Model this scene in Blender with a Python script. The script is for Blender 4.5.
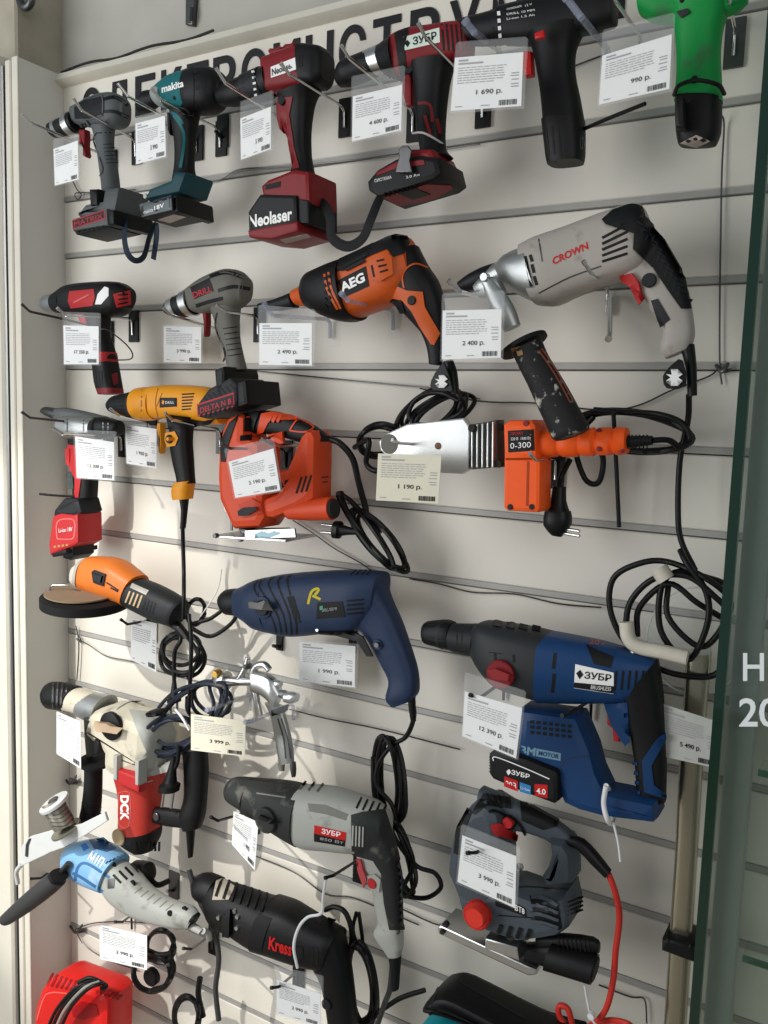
import bpy, bmesh, math, random
from mathutils import Vector, Matrix
from mathutils.bvhtree import BVHTree
for _o in list(bpy.data.objects): bpy.data.objects.remove(_o)
SC = bpy.context.scene
COL = SC.collection
random.seed(7)

# ------------------------------------------------------------------ camera
YAW, PIT, ROL = -0.5318, -0.11193, 0.03257
Z0 = 1.87                                   # height of the first groove above the floor
CAM = Vector((1.33296, -1.08435, -0.36996 + Z0)); FPX = 857.98
_f = Vector((math.sin(YAW)*math.cos(PIT), math.cos(YAW)*math.cos(PIT), math.sin(PIT)))
_r0 = Vector((math.cos(YAW), -math.sin(YAW), 0)); _u0 = _r0.cross(_f)
_r = _r0*math.cos(ROL) + _u0*math.sin(ROL); _u = -_r0*math.sin(ROL) + _u0*math.cos(ROL)
cd = bpy.data.cameras.new('camera'); cam = bpy.data.objects.new('camera', cd); COL.objects.link(cam)
cam.matrix_world = Matrix(((_r.x, _u.x, -_f.x, CAM.x), (_r.y, _u.y, -_f.y, CAM.y), (_r.z, _u.z, -_f.z, CAM.z), (0, 0, 0, 1)))
cd.sensor_fit = 'VERTICAL'; cd.sensor_height = 24.0; cd.lens = FPX/1024*24.0; cd.clip_start = .02
SC.camera = cam

# ------------------------------------------------------------------ world, lights, exposure
SC.view_settings.view_transform = 'Standard'; SC.view_settings.look = 'None'
SC.view_settings.gamma = 1.0; SC.view_settings.exposure = 0.09
wd = bpy.data.worlds.new('world'); SC.world = wd; wd.use_nodes = True
wd.node_tree.nodes['Background'].inputs[0].default_value = (.80, .90, 1.0, 1)
wd.node_tree.nodes['Background'].inputs[1].default_value = .26
def area(name, loc, target, sx, sy, power, color):
    l = bpy.data.lights.new(name, 'AREA'); l.shape = 'RECTANGLE'; l.size = sx; l.size_y = sy; l.energy = power; l.color = color
    o = bpy.data.objects.new(name, l); COL.objects.link(o); o.location = loc
    o.rotation_euler = (Vector(target) - Vector(loc)).to_track_quat('-Z', 'Y').to_euler(); return o
area('window_daylight', (-.75, -2.0, 1.45), (.35, 0, 1.1), 1.3, 2.2, 40, (.97, .985, 1.0))
area('added_fill_right', (2.6, -2.6, 2.1), (.3, 0, 1.2), 1.8, 1.8, 20, (1.0, .96, .9))  # added fill from the right to brighten the left panel, not a real opening
sl = bpy.data.lights.new('low_sun', 'SPOT'); sl.energy = 430; sl.spot_size = math.radians(15); sl.spot_blend = .35; sl.shadow_soft_size = .03; sl.color = (1, .97, .92)
so = bpy.data.objects.new('low_sun', sl); COL.objects.link(so); so.location = (-.55, -2.7, 3.3)
so.rotation_euler = (Vector((.14, -.12, .93)) - so.location).to_track_quat('-Z', 'Y').to_euler()

# ------------------------------------------------------------------ helpers
VW = (0.0, 0.0, 1.0)                        # reading frame of the photograph: origin and scale
def view(x0, y0, s):
    global VW; VW = (x0, y0, s)
def ray(x, y):
    px, py = VW[0] + x*VW[2], VW[1] + y*VW[2]
    return _f + _r*((px-384)/FPX) - _u*((py-512)/FPX)
def W(x, y, d):                             # the point seen there at distance d in front of the slat wall
    D = ray(x, y); return CAM + D*((-d - CAM.y)/D.y)
def lin(c):
    c = c.lstrip('#'); v = [int(c[i:i+2], 16)/255 for i in (0, 2, 4)]
    return tuple(((a+.055)/1.055)**2.4 if a > .04045 else a/12.92 for a in v) + (1,)
MATS = {}
def M(name, col='808080', rough=.5, metal=0., var=.12, bump=.15, scale=60., trans=0., alpha=1., coat=0.):
    if name in MATS: return MATS[name]
    m = bpy.data.materials.new(name); m.use_nodes = True; nt = m.node_tree; b = nt.nodes['Principled BSDF']
    b.inputs['Roughness'].default_value = rough; b.inputs['Metallic'].default_value = metal
    b.inputs['Coat Weight'].default_value = coat; b.inputs['Specular IOR Level'].default_value = .26
    c = lin(col); tc = nt.nodes.new('ShaderNodeTexCoord'); nz = nt.nodes.new('ShaderNodeTexNoise')
    nz.inputs['Scale'].default_value = scale; nz.inputs['Detail'].default_value = 4
    nt.links.new(tc.outputs['Object'], nz.inputs['Vector'])
    mx = nt.nodes.new('ShaderNodeMix'); mx.data_type = 'RGBA'
    mx.inputs['A'].default_value = tuple(v*(1-var) for v in c[:3]) + (1,)
    mx.inputs['B'].default_value = tuple(min(1, v*(1+var)) for v in c[:3]) + (1,)
    nt.links.new(nz.outputs['Fac'], mx.inputs['Factor']); nt.links.new(mx.outputs['Result'], b.inputs['Base Color'])
    if bump:
        n2 = nt.nodes.new('ShaderNodeTexNoise'); n2.inputs['Scale'].default_value = scale*14; nt.links.new(tc.outputs['Object'], n2.inputs['Vector'])
        bp = nt.nodes.new('ShaderNodeBump'); bp.inputs['Strength'].default_value = bump; bp.inputs['Distance'].default_value = .0006
        nt.links.new(n2.outputs['Fac'], bp.inputs['Height']); nt.links.new(bp.outputs['Normal'], b.inputs['Normal'])
    if trans: b.inputs['Transmission Weight'].default_value = trans; b.inputs['IOR'].default_value = 1.05
    if alpha < 1: b.inputs['Alpha'].default_value = alpha
    MATS[name] = m; return m
def worn(name, base, dirt, rough=.6, amount=.5, scale=25.):
    if name in MATS: return MATS[name]
    m = M(name, base, rough, 0, .08, .25, scale); nt = m.node_tree; b = nt.nodes['Principled BSDF']
    old = b.inputs['Base Color'].links[0].from_socket
    tc = nt.nodes['Texture Coordinate']; n = nt.nodes.new('ShaderNodeTexNoise'); n.inputs['Scale'].default_value = scale*1.7; n.inputs['Detail'].default_value = 8
    nt.links.new(tc.outputs['Object'], n.inputs['Vector'])
    r = nt.nodes.new('ShaderNodeValToRGB'); r.color_ramp.elements[0].position = .62-.25*amount; r.color_ramp.elements[1].position = .74-.2*amount
    nt.links.new(n.outputs['Fac'], r.inputs['Fac'])
    mx = nt.nodes.new('ShaderNodeMix'); mx.data_type = 'RGBA'; mx.inputs['B'].default_value = lin(dirt)
    nt.links.new(r.outputs['Color'], mx.inputs['Factor']); nt.links.new(old, mx.inputs['A']); nt.links.new(mx.outputs['Result'], b.inputs['Base Color'])
    return m
def meshobj(name, vs, fs, mat, parent=None, smooth=35):
    me = bpy.data.meshes.new(name); me.from_pydata([tuple(v) for v in vs], [], fs); me.update()
    if smooth:
        me.polygons.foreach_set('use_smooth', [True]*len(me.polygons)); me.set_sharp_from_angle(angle=math.radians(smooth))
    o = bpy.data.objects.new(name, me); COL.objects.link(o)
    if mat: me.materials.append(mat)
    if parent: adopt(o, parent)
    return o
def adopt(o, parent):
    o.parent = parent; o.matrix_parent_inverse = Matrix.Identity(4)
    p = parent; t = Vector((0, 0, 0))
    while p: t += p.location; p = p.parent
    if o.type == 'MESH': o.data.transform(Matrix.Translation(-t))
def tag(o, label=None, cat=None, group=None, kind=None):
    if label: o['label'] = label
    if cat: o['category'] = cat
    if group: o['group'] = group
    if kind: o['kind'] = kind
    return o
def fixn(o):
    bm = bmesh.new(); bm.from_mesh(o.data); bmesh.ops.recalc_face_normals(bm, faces=bm.faces); bm.to_mesh(o.data); bm.free(); return o
def join_geo(gs):
    vs = []; fs = []
    for v, f in gs: k = len(vs); vs += list(v); fs += [[i+k for i in q] for q in f]
    return vs, fs
def g_box(x0, x1, y0, y1, z0, z1):
    v = [Vector((x, y, z)) for x in (x0, x1) for y in (y0, y1) for z in (z0, z1)]
    return v, [[0, 1, 3, 2], [4, 6, 7, 5], [0, 4, 5, 1], [2, 3, 7, 6], [0, 2, 6, 4], [1, 5, 7, 3]]
def g_tube(pts, r, n=8, sub=6, closed=False, flat=1.):
    P = [Vector(p) for p in pts]
    if sub > 1 and len(P) > 2:
        Q = []; L = len(P)
        for i in range(L - (0 if closed else 1)):
            p0 = P[(i-1) % L] if (closed or i > 0) else P[0]*2-P[1]
            p1, p2 = P[i], P[(i+1) % L]
            p3 = P[(i+2) % L] if (closed or i < L-2) else P[-1]*2-P[-2]
            for k in range(sub):
                t = k/sub; Q.append(.5*((2*p1) + (p2-p0)*t + (2*p0-5*p1+4*p2-p3)*t*t + (3*p1-p0-3*p2+p3)*t**3))
        if not closed: Q.append(P[-1])
        P = Q
    R = (lambda i: r) if not isinstance(r, (list, tuple)) else (lambda i: r[0] + (r[1]-r[0])*i/(len(P)-1))
    up = Vector((.13, -.9, .31)); vs = []; fs = []
    for i, p in enumerate(P):
        t = (P[(i+1) % len(P)] - P[i-1]) if (closed or 0 < i < len(P)-1) else (P[1]-P[0] if i == 0 else P[-1]-P[-2])
        if t.length < 1e-9: t = Vector((0, 0, 1))
        t.normalize(); a = up - t*up.dot(t)
        if a.length < 1e-4: a = Vector((1, 0, 0)) - t*t.x
        a.normalize(); up = a; b = t.cross(a)
        for k in range(n):
            w = 2*math.pi*k/n; vs.append(p + a*(math.cos(w)*R(i)*flat) + b*(math.sin(w)*R(i)))
    L = len(P)
    for i in range(L if closed else L-1):
        for k in range(n):
            j = (i+1) % L; fs.append([i*n+k, i*n+(k+1) % n, j*n+(k+1) % n, j*n+k])
    if not closed: fs.append([k for k in range(n)][::-1]); fs.append([(L-1)*n+k for k in range(n)])
    return vs, fs
def tube(name, pts, r, mat, parent=None, n=8, sub=6, closed=False, flat=1.):
    return meshobj(name, *g_tube([W(*p) if len(p) == 3 and not isinstance(p, Vector) else p for p in pts], r, n, sub, closed, flat), mat, parent, 50)
def smooth2(P, k=4, closed=True):
    Q = []; L = len(P)
    for i in range(L if closed else L-1):
        p0 = P[(i-1) % L] if (closed or i) else P[0]; p1 = P[i]; p2 = P[(i+1) % L]; p3 = P[(i+2) % L] if (closed or i < L-2) else P[-1]
        for j in range(k):
            t = j/k
            Q.append(tuple(.5*((2*p1[a]) + (p2[a]-p0[a])*t + (2*p0[a]-5*p1[a]+4*p2[a]-p3[a])*t*t + (3*p1[a]-p0[a]-3*p2[a]+p3[a])*t**3) for a in range(len(p1))))
    if not closed: Q.append(tuple(P[-1]))
    return Q
_TXT = {}
def text_geo(s, bold=0.):
    if (s, bold) in _TXT: return _TXT[(s, bold)]
    cu = bpy.data.curves.new('t', 'FONT'); cu.body = s; cu.size = 1; cu.offset = bold; cu.resolution_u = 3
    o = bpy.data.objects.new('t', cu); COL.objects.link(o); dg = bpy.context.evaluated_depsgraph_get(); dg.update()
    me = bpy.data.meshes.new_from_object(o.evaluated_get(dg)); v = [(p.co.x, p.co.y) for p in me.vertices]; f = [list(p.vertices) for p in me.polygons]
    bpy.data.objects.remove(o); bpy.data.curves.remove(cu); bpy.data.meshes.remove(me)
    x0 = min(p[0] for p in v); x1 = max(p[0] for p in v); y0 = min(p[1] for p in v); y1 = max(p[1] for p in v)
    v = [((p[0]-x0)/(x1-x0), (p[1]-y0)/(y1-y0)) for p in v]; _TXT[(s, bold)] = (v, f); return v, f

class Tool:
    """A hung tool: d is the distance of its middle plane from the wall."""
    def __init__(s, name, label, cat, at, d, group=None):
        s.root = bpy.data.objects.new(name, None); COL.objects.link(s.root); s.root.location = W(at[0], at[1], d); s.root.empty_display_size = .02
        tag(s.root, label, cat, group); s.d = d; s.parts = []; s.bvh = None
    def add(s, o): s.parts.append(o); s.bvh = None; return o
    def under(s, name):                     # the newest part of that name
        for o in reversed(s.parts):
            if o.name.split('.')[0] == name: return o
        return s.root
    def tree(s):
        if s.bvh is None:
            bm = bmesh.new()
            for o in s.parts:
                if o.get('nohit'): continue
                t = Vector((0, 0, 0)); p = o.parent
                while p: t += p.location; p = p.parent
                k = len(bm.verts); tmp = o.data.copy(); tmp.transform(Matrix.Translation(t)); bm.from_mesh(tmp); bpy.data.meshes.remove(tmp)
            s.bvh = BVHTree.FromBMesh(bm); bm.free()
        return s.bvh
    def hit(s, x, y, fallback=None):
        D = ray(x, y); D.normalize(); h, n, i, t = s.tree().ray_cast(CAM, D)
        if h is None:
            p = W(x, y, s.d if fallback is None else fallback); return p, Vector((0, -1, 0)), False
        if n.dot(D) > 0: n = -n
        return h, n, True
    def loft(s, name, st, mat, ratio=1., n=2.4, dd=0., k=4, seg=24, r0=.0, r1=.0, lab=None, under=None, b=None, hit=True):
        """st: (x1,y1,x2,y2[,ratio]) the two outline points across the axis at each station"""
        st = [tuple(q[:4]) + ((q[4] if len(q) > 4 else ratio),) for q in st]
        if k > 1: st = smooth2(st, k, False)
        q = n/(n-1); rings = []; d = s.d + dd
        for x1, y1, x2, y2, ra in st:
            A = W(x1, y1, d); B = W(x2, y2, d); c = (A+B)/2; h = (A-B)/2; hl = max(h.length, 1e-5)
            v = CAM - c; t = abs(v.dot(h/hl)/v.y)
            if b is None: a = hl/(1+(ra*t)**q)**(1/q); bb = a*ra
            else: a = max(hl**q-(b*t)**q, (.4*hl)**q)**(1/q); bb = b
            rings.append([c, h*(a/hl), bb])
        def ends(R, r, sgn):
            c, h, bb = R[0] if sgn < 0 else R[-1]; c2 = R[1][0] if sgn < 0 else R[-2][0]; ax = c-c2
            ax = ax.normalized() if ax.length > 1e-7 else Vector((1, 0, 0)); o = []
            m = min(h.length, bb); rr = min(r, .98)*m
            for w in (30, 60, 85) if r > .3 else (45, 90):
                w = math.radians(w); e = rr*(1-math.cos(w)); o.append([c + ax*(rr*math.sin(w)*.8), h*max(.02, (h.length-e)/h.length), max(bb-e, .02*bb)])
            return o
        if r0: rings = ends(rings, r0, -1)[::-1] + rings
        if r1: rings = rings + ends(rings, r1, 1)
        vs = []; fs = []; Y = Vector((0, -1, 0))
        for c, h, bb in rings:
            for i in range(seg):
                w = 2*math.pi*i/seg; cw, sw = math.cos(w), math.sin(w)
                vs.append(c + h*math.copysign(abs(cw)**(2/n), cw) + Y*bb*math.copysign(abs(sw)**(2/n), sw))
        L = len(rings)
        for i in range(L-1):
            for j in range(seg): fs.append([i*seg+j, i*seg+(j+1) % seg, (i+1)*seg+(j+1) % seg, (i+1)*seg+j])
        fs.append(list(range(seg))); fs.append([(L-1)*seg+j for j in range(seg)])
        o = fixn(meshobj(name, vs, fs, mat, under or s.root))
        if lab: o['label'] = lab
        if not hit: o['nohit'] = 1
        return s.add(o)
    def slab(s, name, pts, th, mat, dd=0., bev=.003, sm=0, front=False, lab=None, under=None, hit=True, tilt=None):
        """outline extruded through thickness th with rounded rims; front=True reads the outline on the front face"""
        if sm: pts = smooth2([tuple(p) for p in pts], sm)
        d = s.d + dd + (th/2 if front else 0); P = [W(x, y, d) for x, y in pts]
        ar = sum(P[i-1].x*P[i].z - P[i].x*P[i-1].z for i in range(len(P)))
        if ar < 0: P.reverse()
        N = []; L = len(P)
        for i in range(L):
            e1 = (P[i]-P[i-1]); e2 = (P[(i+1) % L]-P[i]); e1.y = e2.y = 0
            if e1.length < 1e-7: e1 = e2
            if e2.length < 1e-7: e2 = e1
            n1 = Vector((-e1.z, 0, e1.x)).normalized(); n2 = Vector((-e2.z, 0, e2.x)).normalized(); m = n1+n2
            m = m/max(.35, m.length_squared/2) if m.length > 1e-5 else n1; N.append(m)
        if not front:                       # what shows of the depth at the rims belongs to the outline
            cx = sum(q.x for q in P)/L; cz = sum(q.z for q in P)/L; v = CAM - Vector((cx, -d, cz)); e = max(0, th/2-bev*.6)*2
            wx = max(q.x for q in P)-min(q.x for q in P); wz = max(q.z for q in P)-min(q.z for q in P); mx = (max(q.x for q in P)+min(q.x for q in P))/2; mz = (max(q.z for q in P)+min(q.z for q in P))/2
            sx = max(.55, 1-abs(v.x/v.y)*e/wx); sz = max(.6, 1-abs(v.z/v.y)*e/wz)
            for q in P: q.x = mx+(q.x-mx)*sx; q.z = mz+(q.z-mz)*sz
        bev = min(bev, th*.49); lay = [(bev, 0), (bev*.3, bev*.3), (0, bev), (0, th-bev), (bev*.3, th-bev*.3), (bev, th)] if bev > .0004 else [(0, 0), (0, th)]
        y0 = 0 if front else -th/2; vs = []; fs = []
        for ins, dep in lay:
            for i in range(L): vs.append(P[i] + N[i]*ins + Vector((0, y0+dep, 0)))
        for a in range(len(lay)-1):
            for i in range(L): fs.append([a*L+i, a*L+(i+1) % L, (a+1)*L+(i+1) % L, (a+1)*L+i])
        fs.append(list(range(L))); fs.append([(len(lay)-1)*L+i for i in range(L)])
        o = fixn(meshobj(name, vs, fs, mat, under or s.root, 40))
        if lab: o['label'] = lab
        if not hit: o['nohit'] = 1
        return s.add(o)
    def patch(s, name, pts, mat, lift=.0006, sm=0, lab=None, under=None, step=7., edge=.0012, hit=False):
        """a raised skin that follows the surface of the tool inside an outline"""
        if sm: pts = smooth2([tuple(p) for p in pts], sm)
        bm = bmesh.new(); f = bm.faces.new([bm.verts.new((x, y, 0)) for x, y in pts]); bmesh.ops.triangulate(bm, faces=[f])
        stp = step/VW[2]/1.0
        for _ in range(5):
            es = [e for e in bm.edges if e.calc_length() > stp]
            if not es or len(bm.faces) > 2500: break
            bmesh.ops.subdivide_edges(bm, edges=es, cuts=1); bmesh.ops.triangulate(bm, faces=bm.faces)
        idx = {v: i for i, v in enumerate(bm.verts)}; H = [s.hit(v.co.x, v.co.y) for v in bm.verts]
        good = [h for h in H if h[2]]; my = sum(h[0].y for h in good)/len(good) if good else -s.d
        top = []; low = []
        for v, (p, n, ok) in zip(bm.verts, H):
            if not ok: p = W(v.co.x, v.co.y, -my); n = Vector((0, -1, 0))
            w = (n + (CAM-p).normalized()*.8).normalized(); top.append(p + w*lift); low.append(p - w*edge)
        fs = [[idx[v] for v in f.verts] for f in bm.faces]; k = len(top)
        for e in bm.edges:
            if len(e.link_faces) == 1: a, b = idx[e.verts[0]], idx[e.verts[1]]; fs.append([a, b, b+k, a+k])
        bm.free(); o = fixn(meshobj(name, top+low, fs, mat, under or s.root, 45))
        if lab: o['label'] = lab
        if not hit: o['nohit'] = 1
        return s.add(o)
    def strips(s, name, segs, w, mat, lift=.0005, under=None, lab=None):
        """grooves, vents and ribs: thin raised or dark strips laid on the surface, joined; dark vents paint recess shade"""
        gs = []
        for sg in segs:
            P = smooth2([tuple(p) for p in sg], 5, False) if len(sg) > 2 else [tuple(sg[0][a]+(sg[1][a]-sg[0][a])*t/4 for a in (0, 1)) for t in range(5)]
            top = []
            for i, p in enumerate(P):
                a = P[max(0, i-1)]; b = P[min(len(P)-1, i+1)]; tx, ty = b[0]-a[0], b[1]-a[1]; l = math.hypot(tx, ty) or 1; nx, ny = -ty/l*w/2, tx/l*w/2
                for q in ((p[0]+nx, p[1]+ny), (p[0]-nx, p[1]-ny)):
                    h, n, ok = s.hit(*q); v = (n + (CAM-h).normalized()*.8).normalized(); top.append((h+v*lift, h-v*.0008))
            k = len(top); vs = [t[0] for t in top] + [t[1] for t in top]; fs = []
            for i in range(len(P)-1): a = 2*i; fs += [[a, a+1, a+3, a+2], [a, a+2, a+2+k, a+k], [a+1, a+1+k, a+3+k, a+3]]
            fs += [[0, k, k+1, 1], [k-2, k-1, 2*k-1, 2*k-2]]; gs.append((vs, fs))
        o = meshobj(name, *join_geo(gs), mat, under or s.root, 0)
        if lab: o['label'] = lab
        if len(segs) > 1: o['kind'] = 'stuff'
        o['nohit'] = 1; return s.add(o)
    def text(s, txt, o, x, y, mat, lift=.0007, bold=.0, under=None, name='lettering', plane=None):
        v, f = text_geo(txt, bold); vs = []
        for a, b in v:
            px = o[0] + (x[0]-o[0])*a + (y[0]-o[0])*b; py = o[1] + (x[1]-o[1])*a + (y[1]-o[1])*b
            if plane is None: h, n, ok = s.hit(px, py); vs.append(h + (n*.3 + (CAM-h).normalized()).normalized()*lift)
            else: vs.append(W(px, py, plane))
        ob = meshobj(name, vs, f, mat, under or s.root, 0); ob['nohit'] = 1; return s.add(ob)
    def knob(s, name, x, y, rx, th, mat, seg=20, flat=.0, lift=0., under=None, lab=None, bev=.2, d=None, hit=True):
        """round button or dial standing on the front surface; rx is its radius as read"""
        p, n, ok = s.hit(x, y)
        if d is not None: p = W(x, y, d)
        r = (W(x+rx, y, -p.y) - W(x, y, -p.y)).length if rx else .005; r = r*.5 + (W(x, y+rx, -p.y)-W(x, y, -p.y)).length*.5
        vs = []; fs = []; prof = [(1, -.002), (1, th*(1-bev)), (1-bev*.5, th), (max(flat, .02), th)]
        for k, (q, h) in enumerate(prof):
            for i in range(seg):
                w = 2*math.pi*i/seg; vs.append(Vector((p.x + math.cos(w)*r*q, p.y - h - lift, p.z + math.sin(w)*r*q)))
        for a in range(len(prof)-1):
            for i in range(seg): fs.append([a*seg+i, a*seg+(i+1) % seg, (a+1)*seg+(i+1) % seg, (a+1)*seg+i])
        fs.append([(len(prof)-1)*seg+i for i in range(seg)])
        o = fixn(meshobj(name, vs, fs, mat, under or s.root))
        if lab: o['label'] = lab
        if not hit: o['nohit'] = 1
        return s.add(o)
    def coil(s, cx, cy, rx, ry, rot, turns, d, r=.003, mat=None, name='power_cord', jit=.12, seed=1, spread=.03, start=0.):
        """a cord wound in loose loops"""
        rnd = random.Random(seed); P = []; N = 9
        for i in range(int(turns*N)+1):
            if i % N == 0: jx, jy, sx, sy, ph = (rnd.uniform(-jit, jit)*rx, rnd.uniform(-jit, jit)*ry, 1+rnd.uniform(-jit, jit), 1+rnd.uniform(-jit, jit), rnd.uniform(-.3, .3)) if i else (0, 0, 1, 1, 0)
            w = start + 2*math.pi*i/N + ph*.3; x = rx*sx*math.cos(w); y = ry*sy*math.sin(w); c, q = math.cos(rot), math.sin(rot)
            P.append((cx+jx+x*c-y*q, cy+jy+x*q+y*c, d + spread*(.5*math.sin(i*1.7+seed)+.5*math.cos(w+seed))*.5))
        return s.wire(name, P, r, mat or mCable, sub=5, n=7)
    def plug(s, x, y, ang, L, d, mat=None, pin=True):
        """mains plug: tapered neck, flange and two steel pins"""
        c, q = math.cos(ang), math.sin(ang); mat = mat or mCable
        st = [(x+c*L*t+q*w*L, y+q*L*t-c*w*L, x+c*L*t-q*w*L, y+q*L*t+c*w*L) for t, w in ((0, .09), (.3, .13), (.55, .17), (.75, .22), (.82, .34), (1, .34))]
        dd = d - s.d; o = s.loft('plug', st, mat, .8, n=2.4, dd=dd, k=1, hit=False, seg=14)
        if pin:
            for sg in (-1, 1): s.wire('pin', [(x+c*L+q*.14*L*sg, y+q*L-c*.14*L*sg, d), (x+c*L*1.5+q*.14*L*sg, y+q*L*1.5-c*.14*L*sg, d)], .0022, mSteel, under=o, sub=1)
        return o
    def disc(s, name, c, R, th, nrm, mat, seg=40, lip=0., under=None):
        """thin round plate with its own axis"""
        c = W(*c); n = Vector(nrm).normalized(); a = n.cross(Vector((0, 1, 0))).normalized(); b = n.cross(a); vs = []; fs = []
        for q, h in ((.02, 0), (.9, 0), (1, .12), (1, .88), (.9, 1), (.02, 1)):
            for i in range(seg): w = 2*math.pi*i/seg; vs.append(c + a*(R*q*math.cos(w)) + b*(R*q*math.sin(w)) - n*(th*h))
        for k in range(5):
            for i in range(seg): fs.append([k*seg+i, k*seg+(i+1) % seg, (k+1)*seg+(i+1) % seg, (k+1)*seg+i])
        fs.append(list(range(seg))); fs.append([5*seg+i for i in range(seg)])
        return s.add(fixn(meshobj(name, vs, fs, mat, under or s.root, 40)))
    def star(s, x, y, R, mat, lift=.003, k=8):
        pts = [(x+(R if i % 2 else R*.42)*math.cos(math.pi*i/k), y+(R if i % 2 else R*.42)*math.sin(math.pi*i/k)) for i in range(2*k)]
        return s.patch('star_print', pts, mat, lift)
    def wire(s, name, pts, r, mat, under=None, n=8, sub=6, closed=False, lab=None, flat=1.):
        pts = [p if len(p) == 3 else (p[0], p[1], s.d) for p in pts]
        o = tube(name, pts, r, mat, under or s.root, n, sub, closed, flat); o['nohit'] = 1
        if lab: o['label'] = lab
        return s.add(o)
# reading frames
R1 = (0, 0, .33854); R2 = (220, 0, .33854); R3 = (440, 0, .4271); R4 = (20, 240, .33854); R5 = (240, 210, .3125); R6 = (420, 180, .4531)
S1 = (20, 390, .28646); S2 = (200, 390, .2995); S3 = (350, 370, .46875); S4 = (200, 540, .3125); S5 = (400, 550, .47917); S6 = (20, 620, .33854)
S7 = (180, 640, .36458); S8 = (400, 750, .47917); Q1 = (0, 770, .3125); Q2 = (200, 850, .3125); U3 = (60, 600, .2344); FULL = (0, 0, 1)

# ================================================================== materials
mWall = M('slat_white', 'dbd6ca', .42, 0, .05, .05, 6); mCream = M('cream_trim', 'd6d1c2', .5, 0, .12, .1, 12)
mAlu = M('groove_aluminium', 'a3a19c', .5, .15, .12, .1, 30); mDark = M('gap_dark', '2b2a28', .8)
mPlaster = M('grey_plaster', 'b3b0a6', .85, 0, .14, .5, 9); mSide = M('side_panel_grey', 'cfcdc5', .55, 0, .07, .1, 5)
mChrome = M('chrome_wire', 'dcdcda', .16, 1, .05, 0); mSteel = M('bright_steel', 'c4c4c2', .3, 1, .1, .1, 40); mSteelD = M('dark_steel', '5c5c5c', .38, .9, .2, .1, 50)
mBlack = M('black_plastic', '0f0f10', .5, 0, .2, .2, 80); mRubber = M('black_rubber', '101011', .68, 0, .2, .35, 90); mCable = M('cable_black', '0d0d0e', .42, 0, .15, .1, 60)
mChar = M('charcoal_plastic', '1f2123', .55, 0, .15, .25, 70); mGrey = M('grey_plastic', '6a6d6b', .55, 0, .1, .25, 70)
mWhite = M('white_print', 'f0efec', .5, 0, .03, 0); mInk = M('print_and_vent_shade', '111111', .6, 0, .02, 0); mCard = M('white_card', 'eeeeec', .6, 0, .03, 0)  # the black also paints the shade inside vents and slots
mCardY = M('cream_card', 'd9d4bf', .6, 0, .05, 0); mRed = M('red_plastic', 'c01d1d', .4, 0, .08, .1, 60); mTie = M('white_nylon', 'dedede', .4, 0, .04, 0)
mPrintG = M('grey_print', 'a4a4a6', .7, 0, .05, 0)
def mk_clear(name, col, a, rough=.12):
    m = M(name, col, rough, 0, .02, 0); m.node_tree.nodes['Principled BSDF'].inputs['Alpha'].default_value = a; return m
mSleeve = mk_clear('clear_sleeve', 'f4f6f6', .09)

# ================================================================== the setting
def struct(name, vs, fs, mat, parent=None, smooth=30):
    o = fixn(meshobj(name, vs, fs, mat, parent, smooth))
    if parent is None: o['kind'] = 'structure'
    return o
XR = 1.62
def bevbox(name, x0, x1, y0, y1, z0, z1, mat, parent=None, b=.0015):
    v, f = g_box(x0, x1, y0, y1, z0, z1); bm = bmesh.new(); vv = [bm.verts.new(p) for p in v]
    for q in f: bm.faces.new([vv[i] for i in q])
    bmesh.ops.recalc_face_normals(bm, faces=bm.faces)
    if b: bmesh.ops.bevel(bm, geom=bm.edges[:], offset=b, segments=1, affect='EDGES')
    me = bpy.data.meshes.new(name); bm.to_mesh(me); bm.free(); me.materials.append(mat); o = bpy.data.objects.new(name, me); COL.objects.link(o)
    if parent: adopt(o, parent)
    else: o['kind'] = 'structure'
    return o
wall = bevbox('wall_back', -.02, XR, .016, .05, -.02, Z0+.205, mDark, None, 0)
n = -2
while True:
    zt = Z0 - .1*n - .005; zb = zt - .090
    if zt < .1: break
    tp = Z0+.199 if n == -2 else zt
    bevbox('slat', .0, XR, 0, .0155, zb, tp, mWall, wall)
    z = Z0 - .1*(n+1)
    if zb > 0.1:
        vs = []; prof = [(.002, z+.0051), (-.0006, z+.0046), (-.0010, z-.0028), (.0012, z-.0036), (.008, z-.0040), (.0155, z-.0045), (.0155, z+.0052)]
        for x in (0, XR): vs += [Vector((x, y, q)) for y, q in prof]
        k = len(prof); fs = [[i, (i+1) % k, (i+1) % k+k, i+k] for i in range(k)] + [list(range(k)), list(range(k, 2*k))]
        fixn(meshobj('groove_insert', vs, fs, mAlu, wall, 20))
    n += 1
bevbox('wall_left', -.014, 0, -.092, .05, .02, Z0+.215, mSide, None, .001)
bevbox('trim_1', -.0145, .001, -.095, -.092, .02, Z0+.216, mCream, None, .001)
vs = []; prof = [(.02, .194), (-.006, .194), (-.020, .201), (-.014, .213), (.0, .219), (.02, .219)]
for x in (-.002, XR): vs += [Vector((x, y, Z0+q)) for y, q in prof]
k = len(prof); struct('trim_2', vs, [[i, (i+1) % k, (i+1) % k+k, i+k] for i in range(k)] + [list(range(k)), list(range(k, 2*k))], mCream)
meshobj('trim_gap', *g_tube([Vector((x, -.004-.003*((i*7) % 3), Z0+.2195+.0012*((i*5) % 3))) for i, x in enumerate((.0, .05, .09, .14, .2, .24, .3, .36))], .0022, 6, 4), mDark, bpy.data.objects['trim_2'])
bevbox('wall_rear', -.14, XR+.3, .06, .10, Z0-.3, 2.75, mPlaster, None, 0)
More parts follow.
